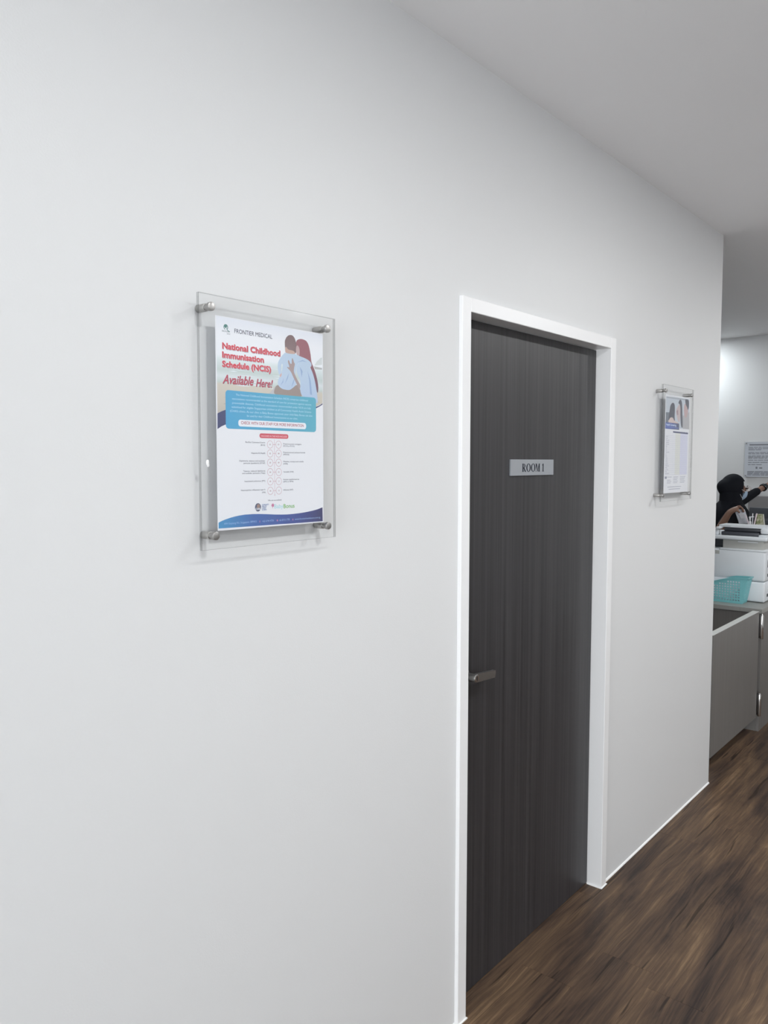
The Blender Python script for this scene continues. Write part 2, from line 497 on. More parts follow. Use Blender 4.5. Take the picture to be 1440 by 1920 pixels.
# ------------------------------------------------------------------ acrylic holders on stand-off bolts
def holder(x0, x1, z0, z1, bolts, label):
    root = tag(empty('poster_holder', (x0, 0, z0)), label, 'poster holder', 'acrylic poster holders on the corridor wall')
    for ya, yb in ((-.0265, -.0297), (-.0304, -.0336)):
        b = MB().box(x0, x1, yb, ya, z0, z1)
        b.bm.faces.ensure_lookup_table()
        for f in b.bm.faces:
            f.normal_update()
            f.material_index = 0 if abs(f.normal.y) > .9 else 1
        b.build('acrylic_panel', [M_acr, M_acr_edge], root)
    for bx, bz in bolts:
        bo = empty('standoff_bolt', (bx, 0, bz)); put(bo, root)
        MB().cyl((bx, 0, bz), (bx, -.0262, bz), .0078, seg=24, bev=.0008).build('barrel', M_steel, bo, True)
        MB().cyl((bx, -.0262, bz), (bx, -.0352, bz), .0066, seg=20).build('screw', M_steel2, bo, True)
        MB().cyl((bx, -.0347, bz), (bx, -.0435, bz), .0085, seg=28, bev=.0014).build('cap', M_steel2, bo, True)
    return root
h1 = holder(0.934, 1.3075, 1.494, 1.987, [(.957, 1.962), (1.2755, 1.9605), (.961, 1.5215), (1.2755, 1.522)], 'large clear acrylic holder on steel stand-offs nearest the camera, beside the door')
MB().ball((.9475, -.0360, 1.664), (.0035, .002, .006), 12, 8).ball((.9490, -.0358, 1.659), (.0028, .0018, .004), 10, 6).build('adhesive_dab', M_seal, h1, True)
h2 = holder(3.303, 3.672, 1.497, 1.992, [(3.315, 1.965), (3.633, 1.965), (3.308, 1.524), (3.629, 1.523)], 'clear acrylic holder on steel stand-offs between the door and the wall corner')

# ------------------------------------------------------------------ poster one
PY = -.0300
PW, PH = 297.0, 420.0
SH = Sheet(.9745, 1.5298, PY)
ps = tag(empty('poster', (.9745, PY, 1.5298)), 'immunisation schedule poster with a mother and child photo in the large acrylic holder', 'poster')
t = MB().box(.9745, .9745 + PW * .001, PY, PY + .0003, 1.5298, 1.5298 + PH * .001)
t.build('paper_sheet', M_paper, ps)
JOINED = ('sand_ripples', 'surf_lines', 'folds', 'header_marks', 'table_lines', 'table_ticks', 'footnotes', 'table_words', 'flower_mark', 'number_chart')
def part(name, m, fn, parent=ps):
    b = MB(); fn(b)
    o = b.build(name, m, parent, loc=(SHC.x, SHC.Y, SHC.z))
    if name in JOINED:
        o['kind'] = 'stuff'      # tiny printed marks, too small to pick apart
    return o
SHC = SH
H = lambda i: 0.04 + 0.045 * i
ink_navy = print_mat('navy', (74, 78, 112))
ink_red = print_mat('red', (196, 72, 84))
ink_redd = print_mat('dull_red', (150, 105, 112))
ink_white = print_mat('white', (232, 236, 246), 1.0)
ink_dark = print_mat('dark_grey', (78, 82, 100))
ink_black = print_mat('charcoal', (52, 58, 78))
# printed photograph: sky, sea and sand
photo = [(2.3,418.5),(70.9,418.2),(141.9,418.0),(217.9,417.6),(296.8,417.3),(295.2,266.4),(263.7,253.9),(203.3,243.7),(51.4,245.6),(23.4,238.6),(2.8,230.5)]
pg = gradient_print('beach', [(0.0, (168, 163, 158)), (0.17, (188, 182, 172)), (0.36, (196, 190, 180)), (0.385, (186, 198, 196)), (0.44, (205, 212, 216)), (0.50, (186, 198, 197)), (0.56, (198, 208, 210)), (0.60, (206, 216, 218)), (0.64, (222, 226, 236)), (0.85, (224, 226, 238)), (1.0, (215, 219, 228))], 2, .215, .418)
ph = part('photo_print', pg, lambda b: SH.poly(b, photo, H(0)))
# warm-grey ripples on the sand and pale surf lines
def ripples(b):
    rnd = random.Random(3)
    for i in range(46):
        v = rnd.uniform(218, 276); u = rnd.uniform(12, 268); L = rnd.uniform(8, 30); w = rnd.uniform(.5, 1.3)
        if 24 < u + L / 2 < 252 and v < 252 and u > 20:
            continue
        u2 = min(u + L, 288)
        SH.poly(b, [(u, v), ((u + u2) / 2, v + w), (u2, v + .3), ((u + u2) / 2, v - w * .4)], H(0.35))
part('sand_ripples', print_mat('ripple', (158, 152, 148)), ripples, ph)
def surf(b):
    rnd = random.Random(5)
    for i in range(26):
        v = rnd.uniform(288, 332); u = rnd.uniform(8, 190); L = rnd.uniform(25, 80); w = rnd.uniform(.6, 1.8)
        u2 = min(u + L, 205)
        SH.poly(b, [(u, v), ((u + u2) / 2, v + w), (u2, v + .2), ((u + u2) / 2, v - w * .5)], H(0.35))
part('surf_lines', print_mat('surf', (212, 220, 226)), surf, ph)
part('far_headland', print_mat('headland', (200, 206, 208)), lambda b: SH.poly(b, [(278.5,358.1),(283.7,361.1),(289.7,366.4),(294.5,367.9),(294.4,351.8),(270.3,347.5)], H(0.4)), ph)
part('wet_sand', print_mat('wetsand', (176, 178, 180)), lambda b: SH.poly(b, [(268.9,345.8),(294.3,344.5),(294.3,340.8),(271.8,339.9)], H(0.4)), ph)
# mother and child seen from behind
SH.smooth = True
part('mother_hair', gradient_print('hair', [(0, (92, 84, 96)), (0.45, (110, 92, 104)), (0.72, (128, 92, 104)), (1, (150, 104, 112))], 2, .215, .362), lambda b: SH.poly(b, [(215.2,394.6),(220.6,398.7),(229.0,401.1),(237.5,400.7),(246.1,398.7),(252.5,391.8),(256.7,379.0),(259.5,367.0),(260.9,353.8),(268.8,342.2),(276.1,326.3),(281.2,310.1),(282.6,298.7),(281.0,288.2),(277.3,290.1),(271.6,314.5),(262.9,334.4),(254.3,348.0),(242.9,357.2),(225.9,361.6),(217.5,365.7),(214.2,380.4)], H(2)), ps)
part('mother_face', print_mat('face', (184, 160, 162)), lambda b: SH.poly(b, [(215.1,382.6),(219.1,387.0),(224.7,381.6),(226.0,371.7),(224.5,363.4),(217.5,364.7),(214.5,372.5)], H(2.5)), ps)
part('child_head', gradient_print('child_hair', [(0, (140, 118, 116)), (0.3, (118, 98, 98)), (1, (128, 110, 112))], 2, .306, .368), lambda b: SH.poly(b, [(182.0,388.8),(183.4,393.9),(187.5,400.3),(193.0,404.2),(199.2,405.9),(205.4,405.4),(210.9,401.1),(214.3,394.5),(216.6,385.7),(216.2,374.6),(213.6,367.3),(206.4,367.6),(184.5,367.3),(182.9,377.0)], H(2.4)), ps)
part('child_neck', print_mat('child_skin', (188, 160, 150)), lambda b: SH.poly(b, [(183.0,378.0),(187.3,379.5),(190.7,373.9),(206.5,373.6),(212.0,370.2),(211.9,366.2),(184.5,365.8),(182.9,371.1)], H(2.8)), ps)
shirt = gradient_print('shirt', [(0, (160, 180, 210)), (0.5, (172, 190, 216)), (1, (178, 196, 216))], 2, .215, .325)
part('child_shirt', shirt, lambda b: SH.poly(b, [(183.8,367.7),(195.4,368.9),(209.2,367.9),(225.9,363.6),(244.4,360.4),(257.3,355.5),(262.3,348.8),(258.6,342.3),(252.9,344.8),(240.0,350.8),(224.4,350.3),(217.3,344.6),(213.0,330.1),(211.5,316.9),(217.0,305.2),(211.4,298.7),(203.0,293.1),(194.7,288.5),(183.7,288.8),(172.9,290.0),(164.9,294.4),(160.3,300.9),(165.1,313.1),(174.6,327.7),(176.1,342.7),(172.1,342.3),(171.9,327.5),(170.5,317.5),(166.5,317.2),(161.9,327.6),(161.7,341.3),(166.2,350.6),(175.0,360.4)], H(2.6)), ps)
part('mother_shirt', shirt, lambda b: SH.poly(b, [(217.3,344.6),(225.8,350.4),(237.2,352.5),(250.0,347.6),(258.6,341.3),(265.8,329.5),(271.6,314.5),(275.9,298.3),(280.2,273.6),(280.1,263.2),(233.7,274.9),(225.3,290.6),(228.3,311.1),(219.9,321.6),(215.1,332.3)], H(2.9)), ps)
part('child_legs', print_mat('shorts', (150, 138, 134)), lambda b: SH.poly(b, [(160.3,298.9),(170.2,292.8),(183.7,289.7),(197.4,290.7),(211.4,299.7),(219.8,302.4),(228.1,288.8),(233.7,276.9),(211.2,277.5),(174.1,277.2),(150.1,276.6),(151.5,287.5)], H(1.8)), ps)
part('skirt', print_mat('skirt', (182, 180, 184)), lambda b: SH.poly(b, [(138.3,278.8),(147.6,287.2),(159.6,298.9),(154.2,285.7),(152.7,275.8),(133.1,275.5)], H(1.7)), ps)
part('mother_hand', print_mat('hand', (162, 146, 146)), lambda b: (SH.poly(b, [(189.8,349.5),(193.2,353.3),(197.9,344.8),(202.0,344.2),(202.2,357.2),(205.6,357.0),(208.3,348.8),(211.8,346.1),(208.9,337.8),(207.5,329.6),(211.6,321.9),(219.8,310.5),(228.2,301.0),(223.9,290.5),(217.0,302.2),(206.0,317.4),(199.2,328.9),(188.3,335.9),(188.3,337.9),(196.5,335.6)], H(3.2))), ps)
part('child_hand', print_mat('hand2', (205, 168, 164)), lambda b: SH.poly(b, [(167.2,318.2),(172.6,323.6),(172.1,317.6),(168.4,313.4)], H(2.9)), ps)
part('folds', print_mat('folds', (146, 168, 202)), lambda b: [SH.poly(b, q, H(3.1)) for q in ([(181.1,299.5),(188.1,315.0),(193.6,325.4),(190.8,314.2)], [(200.2,294.9),(205.9,309.4),(210.1,315.8),(207.2,304.5)], [(248.5,335.2),(258.4,313.5),(262.6,282.9),(256.8,283.5),(254.1,313.2)], [(225.7,341.3),(234.1,331.9),(231.2,318.5),(228.5,331.4)], [(217.4,349.6),(234.3,356.3),(248.6,352.6),(234.3,353.8)], [(168.9,296.6),(175.8,307.0),(178.5,314.2),(177.1,304.2)])], ps)
SH.smooth = False
# logo and heading
def logo(b):
    SH.ring(b, *L1(305, 305), 3.9, 5.6, H(1), 28, -40, 250)
    SH.ell(b, *L1(300, 285), 3.4, 3.6, H(0.9), 20)
    SH.strip(b, [L1(320, 330), L1(365, 375), L1(415, 390)], 1.6, H(1.1))
def L1(x, y):
    # the small emblem crop, scaled linearly into sheet millimetres
    return (EMB[0] + (x - 305) * 0.0905, EMB[1] - (y - 305) * 0.084 - (x - 305) * 0.011)
EMB = [(25.8,399.9)][0]
lg = part('logo', print_mat('logo_green', (86, 128, 124)), logo)
part('logo_text', print_mat('logo_grey', (112, 122, 130)), lambda b: (SH.text(b, 'HEALTHCARE', *[(16.1,390.2)][0], 3.0, H(1), 17.5, offset=.01), SH.text(b, 'GROUP', *[(28.1,386.3)][0], 2.2, H(1), 8.5, offset=.01)))
def T(b, s, p0, p1, cap, h=H(1), **kw):
    SH.text(b, s, p0[0], (p0[1] + p1[1]) / 2, cap, h, width=p1[0] - p0[0], **kw)
part('clinic_name', ink_black, lambda b: T(b, 'FRONTIER MEDICAL', *[(47.3,391.3),(147.1,391.3)], 8.3, offset=.006))
heads = [('National Childhood', *[(17.0,358.3),(168.5,357.3)], 11.0), ('Immunisation', *[(16.7,340.2),(122.8,340.4)], 11.0), ('Schedule (NCIS)', *[(16.4,322.9),(142.3,322.1)], 11.0)]
def outline(b, off, h, du=0, dv=0):
    for s, a, c, cap in heads:
        SH.text(b, s, a[0], (a[1] + c[1]) / 2, cap, h, width=c[0] - a[0], offset=off, du=du, dv=dv)
part('headline_shadow', print_mat('headline_shadow', (112, 98, 112)), lambda b: outline(b, .062, H(1.0), .6, -.8))
part('headline_outline', print_mat('headline_outline', (228, 190, 198)), lambda b: outline(b, .066, H(1.35)))
part('headline_text', ink_red, lambda b: outline(b, .040, H(1.7)))
def script(b, h, off, du=0, dv=0):
    a, c = [(16.5,289.2),(94.7,290.6)]
    SH.text(b, 'Available', a[0], (a[1] + c[1]) / 2, 17.0, h, width=c[0] - a[0], offset=off, shear=.32, slope=.02, du=du, dv=dv)
    a, c = [(101.8,290.3),(147.2,290.4)]
    SH.text(b, 'Here!', a[0], (a[1] + c[1]) / 2 - .5, 15.5, h, width=c[0] - a[0], offset=off, shear=.32, slope=.02, du=du, dv=dv)
part('script_shadow', print_mat('script_shadow', (120, 108, 118)), lambda b: script(b, H(1.0), .022, .6, -.6))
part('script_text', print_mat('script_red', (178, 74, 92)), lambda b: script(b, H(1.5), .014))
# navy swoosh behind the box
for q in ([(2.8,230.5),(12.4,234.8),(23.9,238.7),(23.5,209.8),(11.9,205.3),(2.3,199.8)], [(272.4,256.8),(284.6,260.9),(295.2,266.4),(295.2,263.5),(284.6,258.2),(272.4,253.1)]):
    part('swoosh', ink_navy, lambda b: SH.poly(b, q, H(.9)))
bx = [(23.4,278.9),(275.3,275.8),(273.7,200.0),(22.3,203.2)]
bu0, bu1 = (bx[0][0] + bx[3][0]) / 2, (bx[1][0] + bx[2][0]) / 2
bv1, bv0 = (bx[0][1] + bx[1][1]) / 2, (bx[2][1] + bx[3][1]) / 2
part('info_box', gradient_print('teal', [(0, (80, 156, 198)), (1, (98, 168, 188))], 0, .02, .28), lambda b: SH.rrect(b, bu0, bu1, bv0, bv1, 7, H(4)))
lines = [('The National Childhood Immunisation Schedule (NCIS) comprises childhood', [(48.9,269.3),(249.5,266.2)]),
 ('vaccinations recommended as the standard of care for protection against vaccine', [(39.0,260.7),(259.6,258.1)]),
 ('preventable diseases. Childhood vaccinations recommended under NCIS are fully', [(39.7,252.4),(258.5,250.0)]),
 ('subsidised for eligible Singaporean children at all Community Health Assist Scheme', [(37.9,244.4),(259.5,242.0)]),
 ('(CHAS) clinics. As our clinic is Baby Bonus approved, your child Baby Bonus can also', [(33.9,236.3),(262.9,233.9)]),
 ('be used for their Childhood Immunisations at our clinic.', [(77.0,227.9),(219.0,226.3)])]
part('info_text', print_mat('pale_blue', (178, 212, 228)), lambda b: [T(b, s, q[0], q[1], 4.0, H(4.6)) for s, q in lines])
pb = [(54.5,222.1),(243.7,219.0),(242.9,205.7),(54.3,208.3)]
part('white_pill', ink_white, lambda b: SH.rrect(b, pb[0][0], pb[1][0], (pb[2][1] + pb[3][1]) / 2, (pb[0][1] + pb[1][1]) / 2, 5.5, H(5)))
part('pill_text', print_mat('pill_red', (172, 112, 122)), lambda b: T(b, 'CHECK WITH OUR STAFF FOR MORE INFORMATION', *[(61.5,212.3),(236.2,211.0)], 5.8, H(5.6), offset=.022))
rb = [(109.9,195.2),(190.9,194.1),(190.8,184.2),(109.8,185.6)]
part('red_pill', print_mat('pill', (196, 92, 104)), lambda b: SH.rrect(b, rb[0][0], rb[1][0], (rb[2][1] + rb[3][1]) / 2, (rb[0][1] + rb[1][1]) / 2, 4.8, H(1)))
part('red_pill_text', print_mat('pill_pink', (240, 190, 196)), lambda b: T(b, 'VACCINES IN THE NCIS INCLUDE', *[(113.7,187.5),(186.6,188.1)], 3.2, H(1.6), offset=.012))
cl = [(139.1,171.9),(138.9,153.4),(138.7,134.1),(138.5,114.4),(138.3,95.3),(138.1,75.5)]
crr = [(162.9,172.3),(162.7,153.4),(162.5,134.1),(162.3,114.1),(162.1,94.6),(161.9,74.8)]
spn = [(151.0,183.1),(150.7,65.7)]
def chart(b):
    us = (spn[0][0] + spn[1][0]) / 2
    SH.strip(b, [(us, spn[0][1]), (us, spn[1][1])], .7, H(.6))
    for (u1, v1), (u2, v2) in zip(cl, crr):
        v = (v1 + v2) / 2
        SH.ring(b, cl[2][0], v, 7.4, 8.2, H(.6)); SH.ring(b, crr[2][0], v, 7.4, 8.2, H(.6))
        SH.strip(b, [(cl[2][0] + 8, v), (crr[2][0] - 8, v)], .7, H(.6))
    SH.ell(b, us, spn[1][1], 1.1, 1.1, H(.7), 12)
part('number_chart', print_mat('chart', (192, 150, 160)), chart)
def nums(b):
    for i in range(6):
        v = (cl[i][1] + crr[i][1]) / 2 - 1.5
        SH.text(b, '%02d' % (i + 1), cl[2][0], v, 3.0, H(.6), align='c', offset=.01)
        SH.text(b, '%02d' % (i + 7), crr[2][0], v, 3.0, H(.6), align='c', offset=.01)
part('chart_numbers', ink_redd, nums)
LT = [('Bacillus Calmette-Guerin', [(72.5,174.4),(124.8,174.5)]), ('(BCG)', [(112.9,169.2),(124.7,169.2)]), ('Hepatitis B (HepB)', [(87.7,152.3),(125.1,152.4)]),
 ('Diphtheria, tetanus and acellular', [(56.1,137.1),(124.3,135.8)]), ('pertussis (paediatric) (DTaP)', [(67.0,131.9),(124.3,131.8)]),
 ('Tetanus, reduced diphtheria', [(65.9,116.2),(124.7,115.2)]), ('and acellular pertussis (Tdap)', [(63.3,111.8),(124.6,110.8)]),
 ('Inactivated poliovirus (IPV)', [(69.4,95.5),(124.4,94.4)]), ('Haemophilus influenzae type b', [(59.6,77.7),(124.2,76.1)]), ('(Hib)', [(115.7,71.3),(124.8,71.2)]),
 ('Pneumococcal conjugate', [(176.2,172.6),(229.2,172.5)]), ('(PCV10 or PCV13)', [(176.1,168.1),(208.6,168.1)]), ('Pneumococcal polysaccharide', [(176.0,154.6),(240.5,154.5)]), ('(PPSV23)', [(176.0,150.2),(192.7,150.0)]),
 ('Measles, mumps and rubella', [(175.8,135.5),(235.6,134.8)]), ('(MMR)', [(175.8,130.3),(188.6,130.3)]), ('Varicella (VAR)', [(175.6,113.3),(205.4,113.0)]),
 ('Human papillomavirus', [(175.4,97.2),(221.9,96.4)]), ('(HPV2 or HPV4)', [(175.4,92.5),(204.6,91.9)]), ('Influenza (INF)', [(175.2,74.9),(203.8,74.4)]),
 ('We are accredited:', [(131.7,54.2),(169.9,53.3)])]
part('vaccine_list_text', ink_dark, lambda b: [T(b, s, q[0], q[1], 2.9, H(.6), offset=.012) for s, q in LT])
# accreditation marks
cc = [(104.1,41.9)][0]
part('accreditation_badge', print_mat('badge', (84, 92, 116)), lambda b: SH.ell(b, cc[0], cc[1], 8.2, 8.6, H(.6)))
part('badge_shade', print_mat('badge2', (150, 128, 122)), lambda b: (SH.ell(b, cc[0] + 1.0, cc[1] + 2.5, 4.5, 4.5, H(.9)),))
part('badge_text', ink_white, lambda b: SH.text(b, 'CHAS', cc[0], cc[1] - 5.2, 4.0, H(1.4), width=13, align='c', offset=.03))
part('scheme_text', print_mat('scheme_blue', (70, 106, 160)), lambda b: [T(b, s, q[0], q[1], 2.9, H(.6), offset=.02) for s, q in (('COMMUNITY', [(115.0,45.2),(134.0,45.1)]), ('HEALTH', [(115.0,41.9),(127.2,41.6)]), ('ASSIST', [(115.0,38.5),(126.6,38.2)]), ('SCHEME', [(114.9,35.0),(127.1,34.6)]))])
fc = [(144.9,44.4)][0]
part('flower_mark', print_mat('flower', (188, 112, 150)), lambda b: ([SH.ell(b, fc[0] + 2.4 * math.cos(a), fc[1] + 2.4 * math.sin(a), 2.0, 1.2, H(.6), 10, a) for a in [i * math.pi / 3 + .3 for i in range(6)]], SH.strip(b, [(fc[0], fc[1]), (fc[0] - .8, fc[1] - 6.5)], .8, H(.5))))
part('baby_text', print_mat('aqua', (150, 205, 214)), lambda b: T(b, 'Baby', *[(149.5,37.6),(174.5,37.4)], 8.6, H(.6), offset=-.006))
part('bonus_text', print_mat('green', (104, 168, 76)), lambda b: T(b, 'Bonus', *[(175.8,37.1),(207.4,36.9)], 8.6, H(.6), offset=.012))
wave = [(2.2,16.2),(10.4,19.2),(20.1,21.8),(31.3,24.2),(42.6,26.1),(54.0,27.5),(68.5,28.6),(89.0,28.7),(107.0,28.0),(131.3,26.3),(153.1,24.5),(172.2,23.5),(188.3,23.1),(204.6,23.3),(221.3,23.9),(238.1,25.0),(251.8,26.3),(265.6,27.9),(279.7,30.2),(293.9,33.6),(294.4,2.1),(2.0,4.5)]
part('footer_band', gradient_print('footer', [(0, (78, 140, 186)), (0.3, (76, 106, 164)), (0.7, (76, 88, 144)), (1, (70, 70, 104))], 0, .006, .292), lambda b: SH.poly(b, wave, H(.6)))
part('footer_text', print_mat('footer_ink', (150, 176, 214)), lambda b: [T(b, s, q[0], q[1], 3.9, H(1.2)) for s, q in (('494 Geylang Rd, Singapore 389452', [(15.8,11.6),(100.1,10.8)]), ('+65 6744 4736', [(115.2,10.6),(147.3,10.4)]), ('+65 8715 1778', [(161.8,10.0),(192.7,9.9)]), ('www.frontierhealthcare.com.sg', [(207.8,9.6),(286.6,9.6)]))])
for q, ra, rb_ in (([(157.4,11.7)][0], 2.0, 2.2), ([(108.6,12.2)][0], .9, 2.4), ([(202.6,11.1)][0], 1.4, 2.2)):
    part('footer_icon', print_mat('footer_pink', (172, 120, 160)), lambda b: SH.ell(b, q[0], q[1], ra, rb_, H(1.2), 14))

# ------------------------------------------------------------------ poster two
SH2 = Sheet(3.3385, 1.5310, PY)
SHC = SH2
p2 = tag(empty('poster', (3.3385, PY, 1.5310)), 'poster with a family photo, blue title bar and table, nearest the wall corner', 'poster')
MB().box(3.3385, 3.3385 + .295, PY, PY + .0003, 1.5310, 1.5310 + .422).build('paper_sheet', M_paper, p2)
def part2(name, m, fn, parent=p2):
    b = MB(); fn(b)
    o = b.build(name, m, parent, loc=(SH2.x, SH2.Y, SH2.z))
    if name in JOINED:
        o['kind'] = 'stuff'
    return o
pp = part2('photo_print', print_mat('p2_room', (186, 194, 204)), lambda b: SH2.poly(b, [(4.1,412.1),(135.0,415.3),(287.9,416.3),(296.6,280.9),(209.8,281.7),(6.4,283.0)], H(0)))
SH2.smooth = True
part2('sofa', print_mat('p2_sofa', (112, 120, 130)), lambda b: SH2.poly(b, [(7.2,345.5),(45.1,346.2),(58.8,327.7),(41.7,304.5),(5.2,300.8)], H(1)), pp)
part2('wall_shade', print_mat('p2_shade', (160, 166, 176)), lambda b: SH2.poly(b, [(10.2,411.3),(274.3,415.0),(274.7,410.3),(135.6,406.7),(10.6,405.8)], H(.5)), pp)
p2hair = print_mat('p2_hair', (84, 86, 98))
part2('child_hair', p2hair, lambda b: SH2.poly(b, [(51.6,361.1),(54.5,372.5),(67.4,384.5),(82.7,389.4),(98.6,388.5),(108.7,380.0),(112.1,357.4),(108.9,329.9),(116.5,311.9),(103.7,313.7),(90.1,326.8),(55.8,325.3),(41.4,309.0),(37.5,322.3)], H(2)), pp)
part2('child_top', print_mat('p2_pink', (202, 184, 181)), lambda b: SH2.poly(b, [(29.7,299.5),(46.5,324.9),(83.8,327.6),(116.5,311.9),(155.5,306.5),(162.5,299.9)], H(1.5)), pp)
part2('mother_face', print_mat('p2_face', (190, 174, 176)), lambda b: SH2.poly(b, [(119.8,357.8),(144.3,375.1),(162.8,387.6),(176.2,383.7),(181.6,353.9),(174.9,309.6),(155.4,308.8),(134.1,335.6)], H(1.8)), pp)
part2('mother_features', print_mat('p2_feat', (150, 130, 138)), lambda b: SH2.poly(b, [(132.7,356.1),(148.3,363.8),(153.1,341.0),(140.4,338.1)], H(2.4)), pp)
part2('mother_hair', p2hair, lambda b: SH2.poly(b, [(151.0,389.2),(158.6,402.3),(174.4,409.0),(189.1,405.2),(198.8,389.6),(205.8,338.7),(211.7,301.7),(209.8,282.9),(189.3,291.5),(179.4,337.6),(178.1,374.5),(165.9,390.0)], H(2.6)), pp)
part2('father_shirt', print_mat('p2_shirt', (172, 172, 176)), lambda b: SH2.poly(b, [(209.1,338.9),(238.7,344.9),(292.2,359.2),(296.6,282.1),(213.2,281.8)], H(1.5)), pp)
part2('father_face', print_mat('p2_face2', (186, 162, 164)), lambda b: SH2.poly(b, [(221.5,379.2),(234.8,398.6),(277.3,375.0),(275.3,356.0),(253.4,329.1),(232.7,335.3),(223.2,355.9)], H(2)), pp)
part2('father_hair', p2hair, lambda b: SH2.poly(b, [(232.5,412.5),(253.9,414.2),(281.3,413.1),(286.8,394.5),(284.1,375.4),(269.8,365.2),(263.3,379.0),(242.2,389.6)], H(2.6)), pp)
SH2.smooth = False
part2('title_bar', gradient_print('p2_blue', [(0, (74, 92, 160)), (.45, (84, 98, 158)), (1, (84, 88, 112))], 0, .0, .16), lambda b: SH2.poly(b, [(3.9,303.0),(165.5,302.8),(168.8,275.1),(3.2,275.8)], H(3.5)), p2)
def T2(b, s, p0, p1, cap, h, **kw):
    SH2.text(b, s, p0[0], (p0[1] + p1[1]) / 2, cap, h, width=max(4, p1[0] - p0[0]), **kw)
part2('title_text', print_mat('p2_title', (196, 210, 246)), lambda b: T2(b, 'Health Screening', *[(13.2,290.0),(130.9,289.1)], 9, H(4), offset=.03), p2)
part2('title_rule', print_mat('p2_rule', (112, 130, 190)), lambda b: SH2.poly(b, [(12.3,285.5),(161.0,284.1),(161.2,281.3),(12.5,282.8)], H(4)), p2)
part2('table_header', print_mat('p2_head', (76, 82, 112)), lambda b: SH2.poly(b, [(95.4,267.8),(282.6,265.8),(283.1,259.1),(95.8,261.0)], H(1)), p2)
hb = [(95.4,267.8),(282.9,262.5)]
def header_cells(b):
    for i in range(6):
        u = hb[0][0] + (hb[1][0] - hb[0][0]) * (i + .5) / 6
        SH2.poly(b, [(u - 4, 266.0), (u + 4, 266.0), (u + 4, 268.2), (u - 4, 268.2)], H(1.6))
part2('header_marks', print_mat('p2_hm', (150, 156, 186)), header_cells, p2)
ucol = [95 + 30.5 * i for i in range(7)]
part2('price_column', print_mat('p2_cream', (214, 216, 212)), lambda b: SH2.poly(b, [(ucol[1], 78), (ucol[3], 78), (ucol[3], 262), (ucol[1], 262)], H(.5)), p2)
part2('lilac_columns', print_mat('p2_lilac', (206, 208, 226)), lambda b: SH2.poly(b, [(ucol[3], 78), (ucol[6], 78), (ucol[6], 262), (ucol[3], 262)], H(.5)), p2)
def table_lines(b):
    for i in range(21):
        v = 80 + 8.4 * i
        SH2.strip(b, [(12, v), (278, v)], .7, H(1))
    for u in ucol:
        SH2.strip(b, [(u, 78), (u, 262)], .6, H(1))
part2('table_lines', print_mat('p2_lines', (182, 186, 202)), table_lines, p2)
def table_words(b):
    rnd = random.Random(11)
    words = ['Body examination', 'Kidney', 'Liver function', 'Diabetes', 'Full blood count', 'Cholesterol', 'Urine test', 'Hepatitis', 'Thyroid', 'Bone', 'Iron', 'Tumour marker', 'Gout', 'ECG', 'Heart', 'Doctor review', 'Height weight', 'Blood pressure', 'Eye test', 'Stool test']
    for i in range(20):
        SH2.text(b, words[i], 15, 82.5 + 8.4 * i, 4.2, H(1.4), offset=.01)
part2('table_words', print_mat('p2_words', (130, 134, 154)), table_words, p2)
def ticks(b):
    rnd = random.Random(2)
    for i in range(20):
        for j in range(6):
            if rnd.random() < .8:
                u, v = (ucol[j] + ucol[j + 1]) / 2, 84.2 + 8.4 * i
                SH2.strip(b, [(u - 1.5, v), (u, v - 1.5), (u + 2, v + 1.8)], .7, H(1.4))
part2('table_ticks', print_mat('p2_ticks', (176, 182, 204)), ticks, p2)
def notes(b):
    SH2.poly(b, [(12, 62), (34, 62), (34, 72), (12, 72)], H(1))
    for c, (u0, u1) in enumerate(((38, 92), (112, 172), (194, 262))):
        for i in range(5):
            if c == 0 and i == 1:
                continue
            SH2.strip(b, [(u0, 69 - i * 6.4), (u1 - (i * 7) % 16, 69 - i * 6.4)], 1.6, H(1))
    SH2.strip(b, [(45, 26), (210, 26)], 2.0, H(1)); SH2.strip(b, [(60, 16), (198, 16)], 2.0, H(1))
part2('footnotes', print_mat('p2_notes', (140, 144, 164)), notes, p2)

